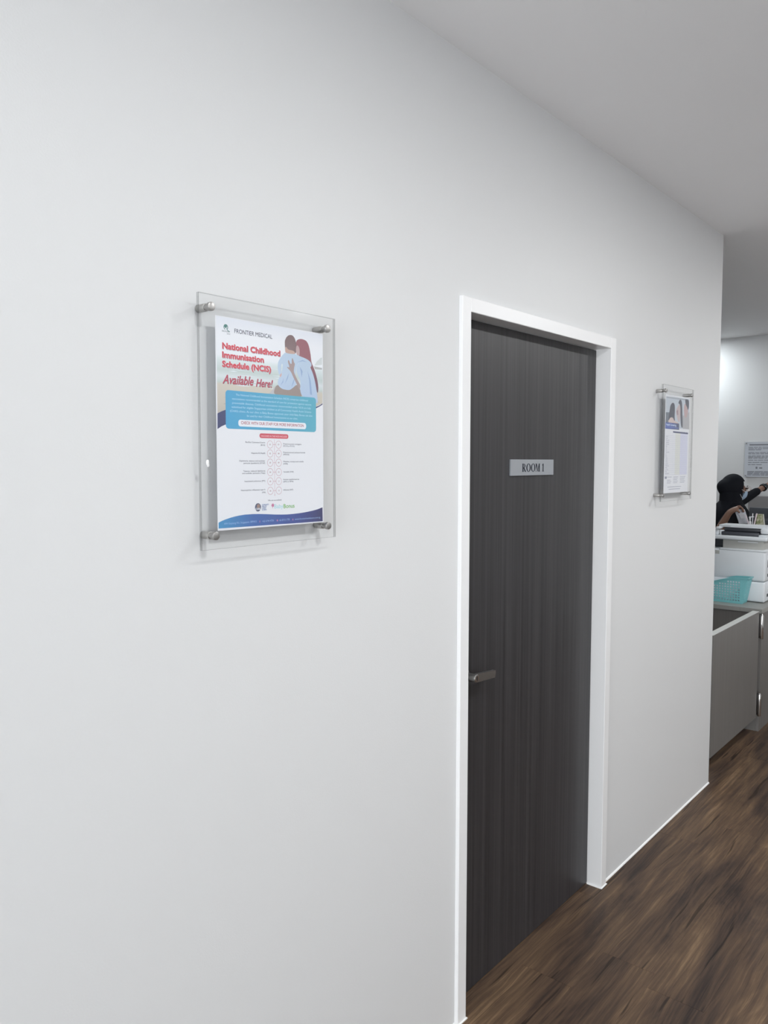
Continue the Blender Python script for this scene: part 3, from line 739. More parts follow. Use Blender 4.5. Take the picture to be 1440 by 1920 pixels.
# ------------------------------------------------------------------ room sign
sgn = tag(empty('room_sign', (2.202, YDOOR, 1.6215)), 'brushed silver plate reading room 1 on the charcoal door', 'sign')
SX0, SX1, SZ0, SZ1 = 2.2025, 2.489, 1.6205, 1.6735
MB().box(SX0, SX1, YDOOR - .006, YDOOR, SZ0, SZ1, .0006, 1).build('plate', mat('silver_plate', (0.40, 0.42, 0.45), 0.42, 0.55), sgn)
S3 = Sheet(SX0, SZ0, YDOOR - .006)
def serif(b):
    # letters drawn as tall narrow old-style capitals: a stem, thin joins and small serifs
    capz, base = 26.5, 12.5
    def stem(u, w, v0=0, v1=1.0):
        S3.poly(b, [(u, base + v0 * capz), (u + w, base + v0 * capz), (u + w, base + v1 * capz), (u, base + v1 * capz)], .12)
    def bar(u0, u1, v, t=.9):
        S3.poly(b, [(u0, base + v), (u1, base + v), (u1, base + v + t), (u0, base + v + t)], .12)
    def curve(cu, cv, a, bb, w_side, w_top, a0, a1, n=26):
        for i in range(n):
            t0, t1 = math.radians(a0 + (a1 - a0) * i / n), math.radians(a0 + (a1 - a0) * (i + 1) / n)
            f = lambda t: ((cu + a * math.cos(t), cv + bb * math.sin(t)), (cu + (a - w_side) * math.cos(t), cv + (bb - w_top) * math.sin(t)))
            (p, q), (r, s) = f(t0), f(t1)
            S3.poly(b, [p, q, s, r], .12)
    # R
    u = 71
    stem(u + 2.5, 6.6); bar(u, u + 11, 0, 1.2); bar(u, u + 11, capz - 1.2, 1.2)
    curve(u + 10, base + capz - 7.2, 10.8, 7.2, 5.8, 1.5, -90, 90)
    bar(u + 7, u + 11, capz - 14.4, 1.5)
    S3.poly(b, [(u + 8.5, base + 13), (u + 15.0, base + 13), (u + 25, base), (u + 17.5, base)], .12); bar(u + 16.5, u + 26.5, 0, 1.2)
    # O O
    for cu in (112.8, 143.8):
        curve(cu, base + capz / 2, 14.2, capz / 2 + .5, 6.4, 1.6, 0, 360, 40)
    # M
    u = 160
    stem(u + 2, 2.0); bar(u - .5, u + 6.5, 0, 1.2); bar(u - 1, u + 7, capz - 1.2, 1.2)
    S3.poly(b, [(u + .5, base + capz), (u + 8.0, base + capz), (u + 17.0, base), (u + 14.0, base)], .12)
    S3.poly(b, [(u + 14.4, base), (u + 16.6, base), (u + 24.5, base + capz), (u + 22.3, base + capz)], .12)
    stem(u + 21.5, 6.4); bar(u + 18.5, u + 31, 0, 1.2); bar(u + 21.5, u + 31, capz - 1.2, 1.2)
    # 1
    u = 205
    stem(u + 3.5, 6.2); bar(u, u + 13.5, 0, 1.2)
    S3.poly(b, [(u - .5, base + capz - 5.2), (u + .4, base + capz - 6.6), (u + 5, base + capz - 4.0), (u + 9.7, base + capz), (u + 7.5, base + capz)], .12)
b = MB(); serif(b); b.build('lettering', mat('sign_ink', (0.008, 0.010, 0.020), 0.7, spec=0.1), sgn, loc=(SX0, YDOOR - .006, SZ0))

# ------------------------------------------------------------------ counter: swing gate, cabinets, worktop
gt = tag(empty('swing_gate', (4.60, .02, .12)), 'low taupe swing gate between the white wall corner and the counter', 'gate')
GX0, GX1, GY0, GY1, GZ0, GZ1 = 4.168, 5.022, .003, .040, .122, .772
MB().box(GX0, GX1, GY0, GY1, GZ0, GZ1 - .002, .001, 1).build('panel', M_taupe, gt)
MB().box(GX0, GX1, GY0, GY1, GZ1 - .002, GZ1, .0004, 1).build('edge_band', M_edge, gt)
CB0 = 5.150
for z0, z1 in ((.600, .742), (.125, .258)):
    hg = empty('spring_hinge', (5.06, .0, z0)); put(hg, gt)
    MB().cyl((5.058, -.004, z0), (5.058, -.004, z1), .0105, seg=20, bev=.0015).build('barrel', M_chrome, hg, True)
    MB().cyl((5.058, -.004, z1), (5.058, -.004, z1 + .008), .0075, .005, seg=16).build('finial', M_chrome, hg, True)
    MB().box(5.022, 5.0245, .005, .038, z0 + .004, z1 - .004).build('leaf', M_steel, hg)
    MB().cyl((5.085, .022, z0), (5.085, .022, z1), .0105, seg=20, bev=.0015).build('barrel', M_black, hg, True)
    MB().box(5.040, 5.150, .018, .026, z0 + .010, z1 - .010).build('leaf', M_steel2, hg)
CY0, CY1 = .020, .58
def cabinet(x0, x1, label):
    c = tag(empty('counter_cabinet', (x0, CY0, 0)), label, 'cabinet', 'taupe counter cabinets')
    MB().box(x0 + .0005, x1 - .0005, CY0 + .019, CY1, .0, .738).build('body', M_taupe, c)
    MB().box(x0 + .0005, x1 - .0005, CY0, CY0 + .019, .0, .738, .0008, 1).build('front_panel', M_taupe, c)
    return c
cabinet(CB0, 6.02, 'taupe counter cabinet under the printer, beside the swing gate')
cabinet(6.02, 6.48, 'taupe counter cabinet farther along, beyond the one under the printer')
wt = tag(MB().box(CB0 - .012, 6.49, CY0 - .004, CY1 + .01, .738, .765, .001, 1).build('worktop', M_top), 'light grey worktop under the printer and the teal basket', 'worktop')

# ------------------------------------------------------------------ printer
M_pw = mat('printer_white', (0.66, 0.69, 0.72), 0.42)
M_pg = mat('printer_shell_grey', (0.42, 0.42, 0.40), 0.5)
M_pd = mat('printer_dark', (0.048, 0.051, 0.063), 0.4)
pr = tag(empty('printer', (5.36, .06, .765)), 'white multifunction printer with a dark paper tray on the worktop', 'printer')
A0, A1, B0, B1 = 5.362, 5.80, .062, .50
for fx in (A0 + .04, A1 - .04):
    for fy in (B0 + .04, B1 - .04):
        MB().cyl((fx, fy, .765), (fx, fy, .7685), .012, seg=12).build('foot', M_black, pr)
MB().box(A0, A1, B0, B1, .768, .8985, .012, 3).build('base_drawer', M_pw, pr, True)
bd = MB().box(A0, A1, B0, B1, .900, 1.098, .014, 3).build('body', M_pw, pr, True)
MB().box(A0 - .002, A1, B0 - .002, .345, 1.090, 1.104, .005, 2).build('ledge', M_pw, pr, True)
MB().box(A0 + .014, A1 - .01, B0 + .016, .330, 1.100, 1.166, .006, 2).build('scanner_support', M_pg, pr, True)
MB().box(A0 + .006, A0 + .014, B0 + .05, .235, 1.146, 1.153, .003, 2).build('grip_lip', M_pw, pr, True)
MB().box(A0 + .10, A1 - .01, .330, B1 - .02, 1.100, 1.166, .004, 1).build('output_bay', M_pd, pr)
MB().box(A0 - .004, A1 + .004, B0 - .004, B1 + .004, 1.160, 1.186, .008, 3).build('scanner_bed', M_pw, pr, True)
tr = MB().box(A0 + .022, A1 - .06, .110, .345, 1.186, 1.210, .006, 2).build('document_tray', M_pd, pr, True)
MB().box(A0 + .050, A0 + .30, .105, .335, 1.212, 1.236, .006, 2).build('feeder_tray', M_pd, pr, True)
MB().box(A0 + .14, A0 + .28, .13, .33, 1.186, 1.234).build('feeder_core', M_black, pr)
# feeder lid: white slab with a clipped rear corner
lidp = [(A0 + .060, .370), (A0 + .035, .290), (A0 + .035, .075), (A0 + .215, .075), (A0 + .215, .370)]
MB().prism([(x, y, 1.238) for x, y in lidp], (0, 0, .013)).build('feeder_lid', M_pw, pr)
MB().box(A0 + .000, A0 + .075, .345, .372, 1.226, 1.240, .004, 2, Matrix.Identity(4)).build('lid_hinge', M_pw, pr, True)
MB().box(A0 + .020, A0 + .30, B0 - .005, .104, 1.205, 1.239, .008, 2).build('feeder_side_cover', M_pw, pr, True)
MB().box(A0 + .010, A1 - .06, B0, .112, 1.184, 1.200, .006, 2).build('control_panel', M_pw, pr, True)
MB().box(A0 + .02, A0 + .06, .36, .40, 1.186, 1.226, .006, 2).build('tray_support', M_pw, pr, True)
for zz, hh, m_ in ((.93, .02, M_pd), (.99, .05, M_pd), (.80, .02, M_pd)):
    MB().box(A0 + .05, A1 - .05, B0 - .001, B0 + .004, zz, zz + hh, .001, 1).build('front_slot', m_, pr)
MB().box(A0 + .05, A1 - .05, B0 - .003, B0 + .004, .835, .885, .003, 2).build('drawer_front', M_pw, pr, True)
MB().box(A0 - .0006, A0 + .001, .345, .372, 1.062, 1.085).build('side_latch', M_pg, pr)

# ------------------------------------------------------------------ teal basket with square holes
M_teal = mat('teal_plastic', (0.19, 0.50, 0.53), 0.38)
bk = tag(empty('storage_basket', (5.29, .28, .765)), 'teal plastic basket with rows of square holes on the worktop', 'basket')
FX, BKX = 5.248, 5.352
YA, YB = .164, .440
def topz(y):
    t = min(1, max(0, (y - YA) / (YB - YA)))
    return .930 - .015 * t - .075 * max(0, t - .25) ** 1.3 * 1.1
def panel(x, lean):
    b = MB()
    pitch, hole, z0 = .0166, .0100, .781
    t = .0022
    def P(y, z, dx):
        f = (z - .765) / .165
        # walls flare outwards a little towards the rim
        return (x + dx + lean * f, y - (0.030 * f if y <= YA + .001 else 0) * 1.0, z)
    ys = [YA, YA + .016]
    n = 15
    for i in range(n):
        ys += [YA + .016 + i * pitch + hole, YA + .016 + (i + 1) * pitch]
    zs = [.7655, z0]
    for j in range(9):
        zs += [z0 + j * pitch + hole, z0 + (j + 1) * pitch]
    for i in range(len(ys) - 1):
        yb0, yb1 = ys[i], ys[i + 1]
        if yb0 >= YB:
            break
        tz = min(topz(yb0), topz(yb1))
        for j in range(len(zs)):
            za = zs[j]
            zb = zs[j + 1] if j + 1 < len(zs) else 9
            top_here = topz(yb0)
            is_hole = (i % 2 == 1) and (j % 2 == 1) and zb < tz - .012
            if is_hole:
                continue
            if za >= tz:
                break
            a_l, a_r = za, za
            if zb >= tz - .012 and not is_hole and (j % 2 == 1 or zb >= tz):
                # close up to the rim
                qz0, qz1 = topz(yb0), topz(yb1)
                b.prism([P(yb0, za, 0), P(yb1, za, 0), P(yb1, qz1, 0), P(yb0, qz0, 0)], (t, 0, 0))
                break
            b.prism([P(yb0, za, 0), P(yb1, za, 0), P(yb1, zb, 0), P(yb0, zb, 0)], (t, 0, 0))
    return b
panel(FX, -.004).build('front_wall', M_teal, bk)
MB().prism([(BKX, YA, .7655), (BKX, YB, .7655), (BKX, YB, topz(YB)), (BKX, .33, topz(.33)), (BKX, .25, topz(.25)), (BKX, YA - .028, topz(YA))], (-.002, 0, 0)).build('rear_wall', M_teal, bk)
MB().box(FX, BKX, YA, YB, .7652, .768).build('base', M_teal, bk)
# ribbed end wall leaning outwards
ew = MB()
ew.prism([(FX, YA, .7655), (BKX, YA, .7655), (BKX + .002, YA - .030, .931), (FX - .004, YA - .030, .931)], (0, .002, 0))
for j in range(14):
    z = .775 + j * .0108
    f = (z - .765) / .165
    ew.box(FX + .004 - .004 * f, BKX - .004, YA - .030 * f - .003, YA - .030 * f + .0005, z, z + .005)
ew.build('end_wall', M_teal, bk)
MB().prism([(FX, YB - .002, .7655), (BKX, YB - .002, .7655), (BKX, YB + .006, topz(YB)), (FX, YB + .006, topz(YB))], (0, .002, 0)).build('end_wall', M_teal, bk)
rim = MB()
yy = [YA - .030] + [YA + (YB - YA) * i / 12 for i in range(1, 13)]
for x_, dx in ((FX - .008, .006), (BKX, .005)):
    for a, b2 in zip(yy, yy[1:]):
        za, zb = topz(a), topz(b2)
        rim.prism([(x_, a, za - .004), (x_, b2, zb - .004), (x_, b2, zb + .002), (x_, a, za + .002)], (dx, 0, 0))
rim.box(FX - .008, BKX + .005, YA - .036, YA - .029, .926, .933)
rim.build('rim', M_teal, bk)
pa = MB()
Mp = Matrix.Translation((5.30, .33, .84)) @ Matrix.Rotation(math.radians(7), 4, 'Y')
pa.box(-.0008, .0008, -.090, .090, -.070, .078, M=Mp)
tag(pa.build('document', M_paper), 'white sheet of paper sticking up at the low end of the teal basket', 'paper')
pb2 = MB().box(-.0025, .0025, -.085, .085, -.066, .066, M=Matrix.Translation((5.322, .262, .8355)) @ Matrix.Rotation(math.radians(5), 4, 'Y'))
tag(pb2.build('envelope', M_paper), 'white envelope inside the teal basket, seen through its square holes', 'envelope')

# ------------------------------------------------------------------ notice on the far wall
nb = tag(empty('notice', (7.56, .54, 1.525)), 'grey printed notice behind acrylic on the far wall beside the person', 'notice')
NX, NY0, NY1, NZ0, NZ1 = 7.575, .390, .817, 1.530, 1.843
MB().box(NX, NX + .0025, NY0, NY1, NZ0, NZ1).build('sheet', mat('notice_paper', (0.62, 0.65, 0.71), 0.5), nb)
b = MB().box(NX - .005, NX - .001, NY0 - .004, NY1 + .004, NZ0 - .004, NZ1 + .004)
for f in b.bm.faces:
    f.normal_update(); f.material_index = 0 if abs(f.normal.x) > .9 else 1
b.build('acrylic_panel', [M_acr, M_acr_edge], nb)
for yb in (NY0 + .012, NY1 - .012):
    for zb in (NZ0 + .012, NZ1 - .012):
        MB().cyl((7.59, yb, zb), (NX - .008, yb, zb), .005, seg=12).build('standoff_bolt', M_steel2, nb, True)
nt = MB()
def nline(z, a, b_, w):
    nt.box(NX - .0006, NX - .0002, NY1 - b_, NY1 - a, z - w / 2, z + w / 2)
rnd = random.Random(9)
nline(1.818, .038, .30, .012)
for z in (1.795, 1.783, 1.772, 1.748, 1.737, 1.718, 1.708, 1.698, 1.680, 1.660, 1.640):
    u = .030
    end = .40 if z not in (1.772, 1.698, 1.640) else rnd.uniform(.08, .2)
    while u < end - .02:
        L = rnd.uniform(.02, .06); nline(z, u, min(u + L, end), .0055); u += L + .006
nline(1.612, .095, .110, .020); nline(1.610, .125, .150, .012); nline(1.610, .24, .30, .010)
for z in (1.578, 1.568, 1.557, 1.547):
    u = .025
    while u < .38:
        L = rnd.uniform(.03, .08); nline(z, u, min(u + L, .40), .0065); u += L + .005
nt.build('printed_lines', mat('notice_ink', (0.23, 0.24, 0.28), 0.6), nb)['kind'] = 'stuff'

# ------------------------------------------------------------------ things beyond the printer
sh_ = tag(MB().box(5.83, 6.10, .12, .42, .765, 1.190, .003, 1).build('desk_organiser', M_black), 'dark desk organiser standing behind the printer', 'organiser')
mo = tag(empty('monitor', (6.33, .38, .765)), 'dark grey computer monitor seen from behind, beyond the printer', 'monitor')
M_mon = mat('monitor_grey', (0.055, 0.060, 0.072), 0.5)
Mm = Matrix.Translation((6.30, .31, 0)) @ Matrix.Rotation(math.radians(-8), 4, 'Z')
MB().box(-.012, .012, -.28, .115, .93, 1.325, .008, 2, Mm).build('screen_back', M_mon, mo, True)
MB().box(-.050, -.010, -.20, .06, 1.00, 1.25, .02, 3, Mm).build('housing', M_mon, mo, True)
MB().box(.000, .022, -.03, .03, .775, 1.10, .004, 1, Mm).build('stand', M_black, mo)
MB().box(-.07, .09, -.10, .10, .7652, .777, .005, 2, Mm).build('foot', M_black, mo)
pt = tag(MB().box(7.42, 7.46, -.30, .735, 0, 1.365, .002, 1).build('partition', mat('grey_partition', (0.26, 0.255, 0.26), 0.55)), 'plain grey partition panel in front of the far wall, below the outstretched arm', 'partition')
cup = tag(empty('straw_cup', (5.905, .300, 1.190)), 'small clear cup holding straws behind the printer', 'cup')
b = MB()
b.cyl((5.905, .300, 1.190), (5.905, .300, 1.193), .024, seg=20)
for i in range(20):
    a, c = 2 * math.pi * i / 20, 2 * math.pi * (i + 1) / 20
    b.prism([(5.905 + .024 * math.cos(a), .300 + .024 * math.sin(a), 1.190), (5.905 + .024 * math.cos(c), .300 + .024 * math.sin(c), 1.190), (5.905 + .028 * math.cos(c), .300 + .028 * math.sin(c), 1.232), (5.905 + .028 * math.cos(a), .300 + .028 * math.sin(a), 1.232)], (.001 * math.cos(a), .001 * math.sin(a), 0))
b.build('cup_wall', M_acr, cup)
M_straw = mat('pale_pink_straw', (0.70, 0.58, 0.62), 0.4)
M_straww = mat('white_straw', (0.74, 0.74, 0.76), 0.4)
def straw(p0, p1, r, m, label):
    o = tag(MB().cyl(p0, p1, r, seg=12).build('straw', m, smooth=True), label, 'straw', 'straws in the cup behind the printer')
    return o
straw((5.893, .302, 1.194), (5.880, .332, 1.294), .0032, M_straw, 'pale pink straw leaning towards the person in the cup')
straw((5.907, .291, 1.194), (5.913, .293, 1.303), .0028, M_straww, 'thin white straw standing upright in the cup')
straw((5.912, .288, 1.194), (5.931, .271, 1.303), .0045, M_straw, 'thick pale pink straw leaning towards the yellow-green packet')
sp = tag(empty('measuring_spoon', (5.900, .306, 1.194)), 'white plastic measuring spoon standing upright among the straws', 'spoon')
b = MB().ball((5.900, .306, 1.234), (.009, .009, .017), 14, 10)
b.build('bowl', M_straww, sp, True)
MB().cyl((5.900, .306, 1.194), (5.900, .306, 1.225), .003, seg=8).build('stem', M_straww, sp, True)
MB().cyl((5.900, .306, 1.248), (5.898, .308, 1.278), .0035, .008, seg=12).build('handle', M_straww, sp, True)
MB().box(5.893, 5.921, .285, .312, 1.276, 1.281, .001, 1).build('crossbar', M_straww, sp)
def packet_mat():
    m = mat('yellow_green_print', (0.30, 0.30, 0.18), 0.5)
    n = nd(m, 'ShaderNodeTexNoise'); n.inputs['Scale'].default_value = 60; tc = nd(m, 'ShaderNodeTexCoord'); cr = nd(m, 'ShaderNodeValToRGB')
    cr.color_ramp.elements[0].position = .4; cr.color_ramp.elements[0].color = (0.16, 0.19, 0.08, 1)
    cr.color_ramp.elements[1].position = .62; cr.color_ramp.elements[1].color = (0.42, 0.40, 0.30, 1)
    lk(m, tc.outputs['Object'], n.inputs['Vector']); lk(m, n.outputs[0], cr.inputs[0]); lk(m, cr.outputs[0], m.node_tree.nodes['Principled BSDF'].inputs['Base Color'])
    return m
pk = tag(empty('packet', (5.955, .245, 1.190)), 'yellow-green printed packet standing beside the straws', 'packet')
MB().prism([(5.930, .277, 1.190), (5.972, .222, 1.190), (5.965, .236, 1.297), (5.938, .268, 1.297)], (.026, .020, 0)).build('carton', packet_mat(), pk)
MB().prism([(5.9655, .230, 1.190), (5.974, .221, 1.190), (5.967, .235, 1.298), (5.962, .240, 1.298)], (-.0012, -.001, 0)).build('side_flap', mat('packet_edge', (0.5, 0.5, 0.46), .5), pk)
lf = tag(empty('leaflet', (6.0, .19, 1.190)), 'white leaflet with grey print propped beside the yellow-green packet', 'leaflet')
MB().prism([(5.985, .185, 1.190), (6.020, .140, 1.190), (6.005, .150, 1.286), (5.972, .190, 1.284)], (.004, .003, 0)).build('sheet', mat('leaflet_paper', (0.60, 0.63, 0.70), .5), lf)
MB().prism([(5.9835, .183, 1.215), (6.012, .146, 1.215), (6.005, .150, 1.262), (5.975, .187, 1.260)], (-.0003, -.0003, 0)).build('printed_block', mat('leaflet_ink', (0.36, 0.38, 0.44), .5), lf)

# ------------------------------------------------------------------ the person behind the counter
M_skin = mat('brown_skin', (0.24, 0.135, 0.095), 0.5)
M_navy = mat('black_navy_cloth', (0.0062, 0.0070, 0.0105), 0.85, spec=0.2)
M_cloth2 = mat('black_navy_jersey', (0.0056, 0.0066, 0.0105), 0.8, spec=0.2)
G = Vector((.874, -.481, 0)).normalized()       # facing
LF = Vector((-G.y, G.x, 0))                     # her left
pe = tag(empty('person', (6.74, .70, 0)), 'person in a dark headscarf and face mask reaching out with one arm behind the counter', 'person')

def skin(name, nodes, edges, m, parent, sub=2, root=0):
    me = bpy.data.meshes.new(name)
    me.from_pydata([n[0] for n in nodes], edges, [])
    o = bpy.data.objects.new(name, me); COL.objects.link(o)
    md = o.modifiers.new('skin', 'SKIN'); md.use_smooth_shade = True
    sd = o.modifiers.new('sub', 'SUBSURF'); sd.levels = sub; sd.render_levels = sub
    for i, n in enumerate(nodes):
        r = n[1]
        sv = me.skin_vertices[0].data[i]
        sv.radius = r if isinstance(r, tuple) else (r, r)
        sv.use_root = (i == root)
    bpy.context.view_layer.update()
    ev = bpy.data.meshes.new_from_object(o.evaluated_get(bpy.context.evaluated_depsgraph_get()))
    bpy.data.objects.remove(o); bpy.data.meshes.remove(me)
    ev.materials.clear(); ev.materials.append(m)
    ev.name = name
    for p in ev.polygons:
        p.use_smooth = True
    q = bpy.data.objects.new(name, ev); COL.objects.link(q)
    put(q, parent)
    return q
V = Vector
pel = V((6.735, .715, .90)); wst = V((6.738, .708, 1.03)); chs = V((6.752, .700, 1.20)); nkb = V((6.758, .694, 1.315)); nk = V((6.775, .682, 1.375))
hdc = V((6.795, .668, 1.452)); crown = V((6.790, .672, 1.505))
rs, re, rw = V((6.655, .600, 1.285)), V((6.470, .700, 1.105)), V((6.452, .602, 1.282))
ls, le, lw = V((6.850, .770, 1.288)), V((7.060, .690, 1.335)), V((7.312, .592, 1.440))
rp = V((6.462, .566, 1.303))
lp = V((7.385, .555, 1.473))
hipr, hipl = pel - LF * .09 - V((0, 0, .03)), pel + LF * .09 - V((0, 0, .03))
knr, knl = hipr + G * .02 + V((0, 0, -.40)), hipl + G * .02 + V((0, 0, -.40))
anr, anl = hipr + V((0, 0, -.79)), hipl + V((0, 0, -.79))
ftr, ftl = anr + G * .16 + V((0, 0, -.045)), anl + G * .16 + V((0, 0, -.045))
body_nodes = [(pel, (.115, .135)), (wst, (.095, .115)), (chs, (.105, .125)), (nkb, .052), (nk, .046), (hdc, (.080, .076)), (crown, (.062, .062)),
    (rs, .050), (re, .036), (rw, .024), (rp, (.030, .016)), (ls, .050), (le, .036), (lw, .024), (lp, (.030, .016)),
    (hipr, .080), (knr, .050), (anr, .036), (ftr, .030), (hipl, .080), (knl, .050), (anl, .036), (ftl, .030),
    (hdc + V((.729, -.681, 0)) * .098 + V((0, 0, -.022)), .011)]
body_edges = [(0, 1), (1, 2), (2, 3), (3, 4), (4, 5), (5, 6), (2, 7), (7, 8), (8, 9), (9, 10), (2, 11), (11, 12), (12, 13), (13, 14), (0, 15), (15, 16), (16, 17), (17, 18), (0, 19), (19, 20), (20, 21), (21, 22), (5, 23)]
def finger(base, root_i, pts, r):
    i = root_i
    for p in pts:
        body_nodes.append((p, r)); body_edges.append((i, len(body_nodes) - 1)); i = len(body_nodes) - 1
# right hand: fingers curl down over the pouch, thumb below
ir = V((.643, -.766, 0))      # towards the photo's right
for k, (o_, L) in enumerate(((.000, .95), (.012, 1.05), (.024, 1.0), (.036, .8))):
    bse = rp + ir * (.012 + .004 * k) + V((-.766, -.643, 0)) * (.018 - o_) + V((0, 0, .012))
    finger(rp, 10, [bse + ir * .016 + V((0, 0, .004)), bse + ir * .036 * L + V((0, 0, -.014)), bse + ir * .044 * L + V((0, 0, -.042 * L))], .0078)
finger(rp, 10, [rp + ir * .004 + V((-.02, -.016, -.014)), rp + ir * .024 + V((-.026, -.018, -.034))], .0085)
# left hand: reaching, fingers slightly curled
dl = (lp - lw).normalized()
sd_ = dl.cross(V((0, 0, 1))).normalized()
for k, L in enumerate((.9, 1.0, .95, .75)):
    bse = lp + sd_ * (.024 - .016 * k) + dl * .03
    finger(lp, 14, [bse + dl * .012, bse + dl * .040 * L + V((0, 0, -.004)), bse + dl * .068 * L + V((0, 0, -.018))], .0078)
finger(lp, 14, [lp + sd_ * .036 + dl * .012 + V((0, 0, -.008)), lp + sd_ * .044 + dl * .038 + V((0, 0, -.016))], .0088)
body = skin('body', body_nodes, body_edges, M_skin, pe, 2, 0)
# clothing: tunic with one long sleeve seen, trousers
sle = lw - (lw - le) * .16
tun = [(pel + V((0, 0, -.14)), (.150, .165)), (pel, (.145, .165)), (wst, (.128, .146)), (chs, (.136, .150)), (nkb + V((0, 0, -.02)), (.075, .080)),
       (rs, .068), (rs + (re - rs) * .55, .058), (rs + (re - rs) * .92, .052), (ls, .066), (le, .046), (sle, .034)]
skin('tunic', tun, [(0, 1), (1, 2), (2, 3), (3, 4), (3, 5), (5, 6), (6, 7), (3, 8), (8, 9), (9, 10)], M_navy, pe, 2, 1)
skin('trousers', [(pel + V((0, 0, -.02)), (.125, .140)), (hipr, .098), (knr, .072), (anr + V((0, 0, .03)), .062), (hipl, .098), (knl, .072), (anl + V((0, 0, .03)), .062)],
     [(0, 1), (1, 2), (2, 3), (0, 4), (4, 5), (5, 6)], M_navy, pe, 2, 0)
for a_, f_ in ((anr, ftr), (anl, ftl)):
    ang = math.atan2(G.y, G.x)
    Ms = Matrix.Translation((a_.x, a_.y, 0)) @ Matrix.Rotation(ang, 4, 'Z')
    MB().box(-.065, .205, -.048, .048, .0, .075, .030, 4, Ms).build('shoe', M_black, pe, True)
# headscarf: shell over the head, open at the face, with a fuller back, then a drape to the shoulders
tilt = math.radians(14)
GH = V((.729, -.681, 0)).normalized(); LH = V((-GH.y, GH.x, 0))
Fh = (GH * math.cos(tilt) + V((0, 0, -1)) * math.sin(tilt)).normalized()
Uh = (V((0, 0, 1)) * math.cos(tilt) + GH * math.sin(tilt)).normalized()
hj = bmesh.new()
bmesh.ops.create_uvsphere(hj, u_segments=40, v_segments=28, radius=1.0)
for v in hj.verts:
    c = v.co.copy()      # local: x facing, y left, z up
    back = max(0.0, -c.x)
    rx, ry, rz = .102, .092, .113
    bul = .030 * back ** 2 * max(0.0, 1 - (c.z + .25) ** 2 * 2.2)
    v.co = V((c.x * rx - bul, c.y * ry, c.z * rz))
kill = [f for f in hj.faces if f.calc_center_median().x > .040 and -.105 < f.calc_center_median().z < .070]
bmesh.ops.delete(hj, geom=kill, context='FACES')
HM = Matrix((Fh, LH, Uh)).transposed()
hc = hdc + V((-.020, .015, .004))
for v in hj.verts:
    v.co = hc + HM @ v.co
mh = MB(); mh._merge(hj)
# drape
ringsz = [(hc + V((-.012, .008, -.035)), .090, .086), (nk + V((-.012, .008, -.030)), .086, .086), (nkb + V((-.004, .002, -.012)), .112, .128), (chs + V((.0, .0, .050)), .140, .172), (chs + V((.0, .0, -.03)), .143, .178)]
prev = None
for c, a, b_ in ringsz:
    ring = []
    for i in range(32):
        t_ = 2 * math.pi * i / 32
        wob = 1 + .03 * math.sin(5 * t_ + c.z * 30)
        ring.append(mh.bm.verts.new(c + G * (a * math.cos(t_) * wob) + LF * (b_ * math.sin(t_) * wob)))
    if prev:
        for i in range(32):
            mh.bm.faces.new((prev[i], prev[(i + 1) % 32], ring[(i + 1) % 32], ring[i]))
    prev = ring
mh.build('headscarf', M_cloth2, pe, True)
# face mask: curved patch over nose, mouth and chin
def face_patch(name, m, r, a_lim, z0, z1, n=12, k=8, off=V((0, 0, 0))):
    b = MB(); grid = []
    for j in range(k + 1):
        row = []
        for i in range(n + 1):
            th = -a_lim + 2 * a_lim * i / n
            zz = z0 + (z1 - z0) * j / k
            s_ = math.sqrt(max(.05, 1 - (zz / .125) ** 2))
            bulge = .012 * math.cos(th) ** 4 * math.sin(math.pi * j / k)
            loc = V(((r[0] * s_ + bulge) * math.cos(th), r[1] * s_ * math.sin(th), zz))
            row.append(b.bm.verts.new(hdc + HM @ (loc + off)))
        grid.append(row)
    for j in range(k):
        for i in range(n):
            b.bm.faces.new((grid[j][i], grid[j][i + 1], grid[j + 1][i + 1], grid[j + 1][i]))
    return b.build(name, m, pe, True)
mk = face_patch('face_mask', mat('pale_blue_mask', (0.42, 0.56, 0.72), .7), (.106, .084), math.radians(62), -.088, -.012)
mk['label'] = 'pale blue surgical mask'
for s_ in (-1, 1):
    for pa_, pb_ in (((.050, .076, -.018), (.005, .094, -.010)), ((.045, .073, -.080), (.0, .094, -.050))):
        MB().tube([hdc + HM @ V((pa_[0], s_ * pa_[1], pa_[2])), hdc + HM @ V((pb_[0], s_ * pb_[1], pb_[2]))], .0016, 6).build('ear_loop', mat('white_elastic', (.7, .7, .7), .6), pe)
    MB().ball(hdc + HM @ V((.083, s_ * .030, .018)), (.011, .011, .008), 12, 8).build('eye', mat('dark_eyes', (.03, .02, .018), .3), pe, True)
    MB().tube([hdc + HM @ V((.086, s_ * .016, .034)), hdc + HM @ V((.082, s_ * .034, .038)), hdc + HM @ V((.070, s_ * .050, .032))], .0028, 6).build('eyebrow', mat('dark_brow', (.02, .015, .012), .7), pe)
gl = MB()
for s_ in (-1, 1):
    c0 = hdc + HM @ V((.103, s_ * .031, .016))
    for i in range(20):
        a, c = 2 * math.pi * i / 20, 2 * math.pi * (i + 1) / 20
        gl.cyl(c0 + LH * (.024 * math.cos(a)) + Uh * (.018 * math.sin(a)), c0 + LH * (.024 * math.cos(c)) + Uh * (.018 * math.sin(c)), .0013, seg=6)
    gl.cyl(c0 + LH * (s_ * .024), hdc + HM @ V((.03, s_ * .082, .014)), .0013, seg=6)
gl.cyl(hdc + HM @ V((.103, -.008, .018)), hdc + HM @ V((.103, .008, .018)), .0013, seg=6)
gg = gl.build('glasses', mat('rose_gold_wire', (.72, .50, .44), .25, 1.0), pe)
gg['label'] = 'thin rose-gold wire glasses'
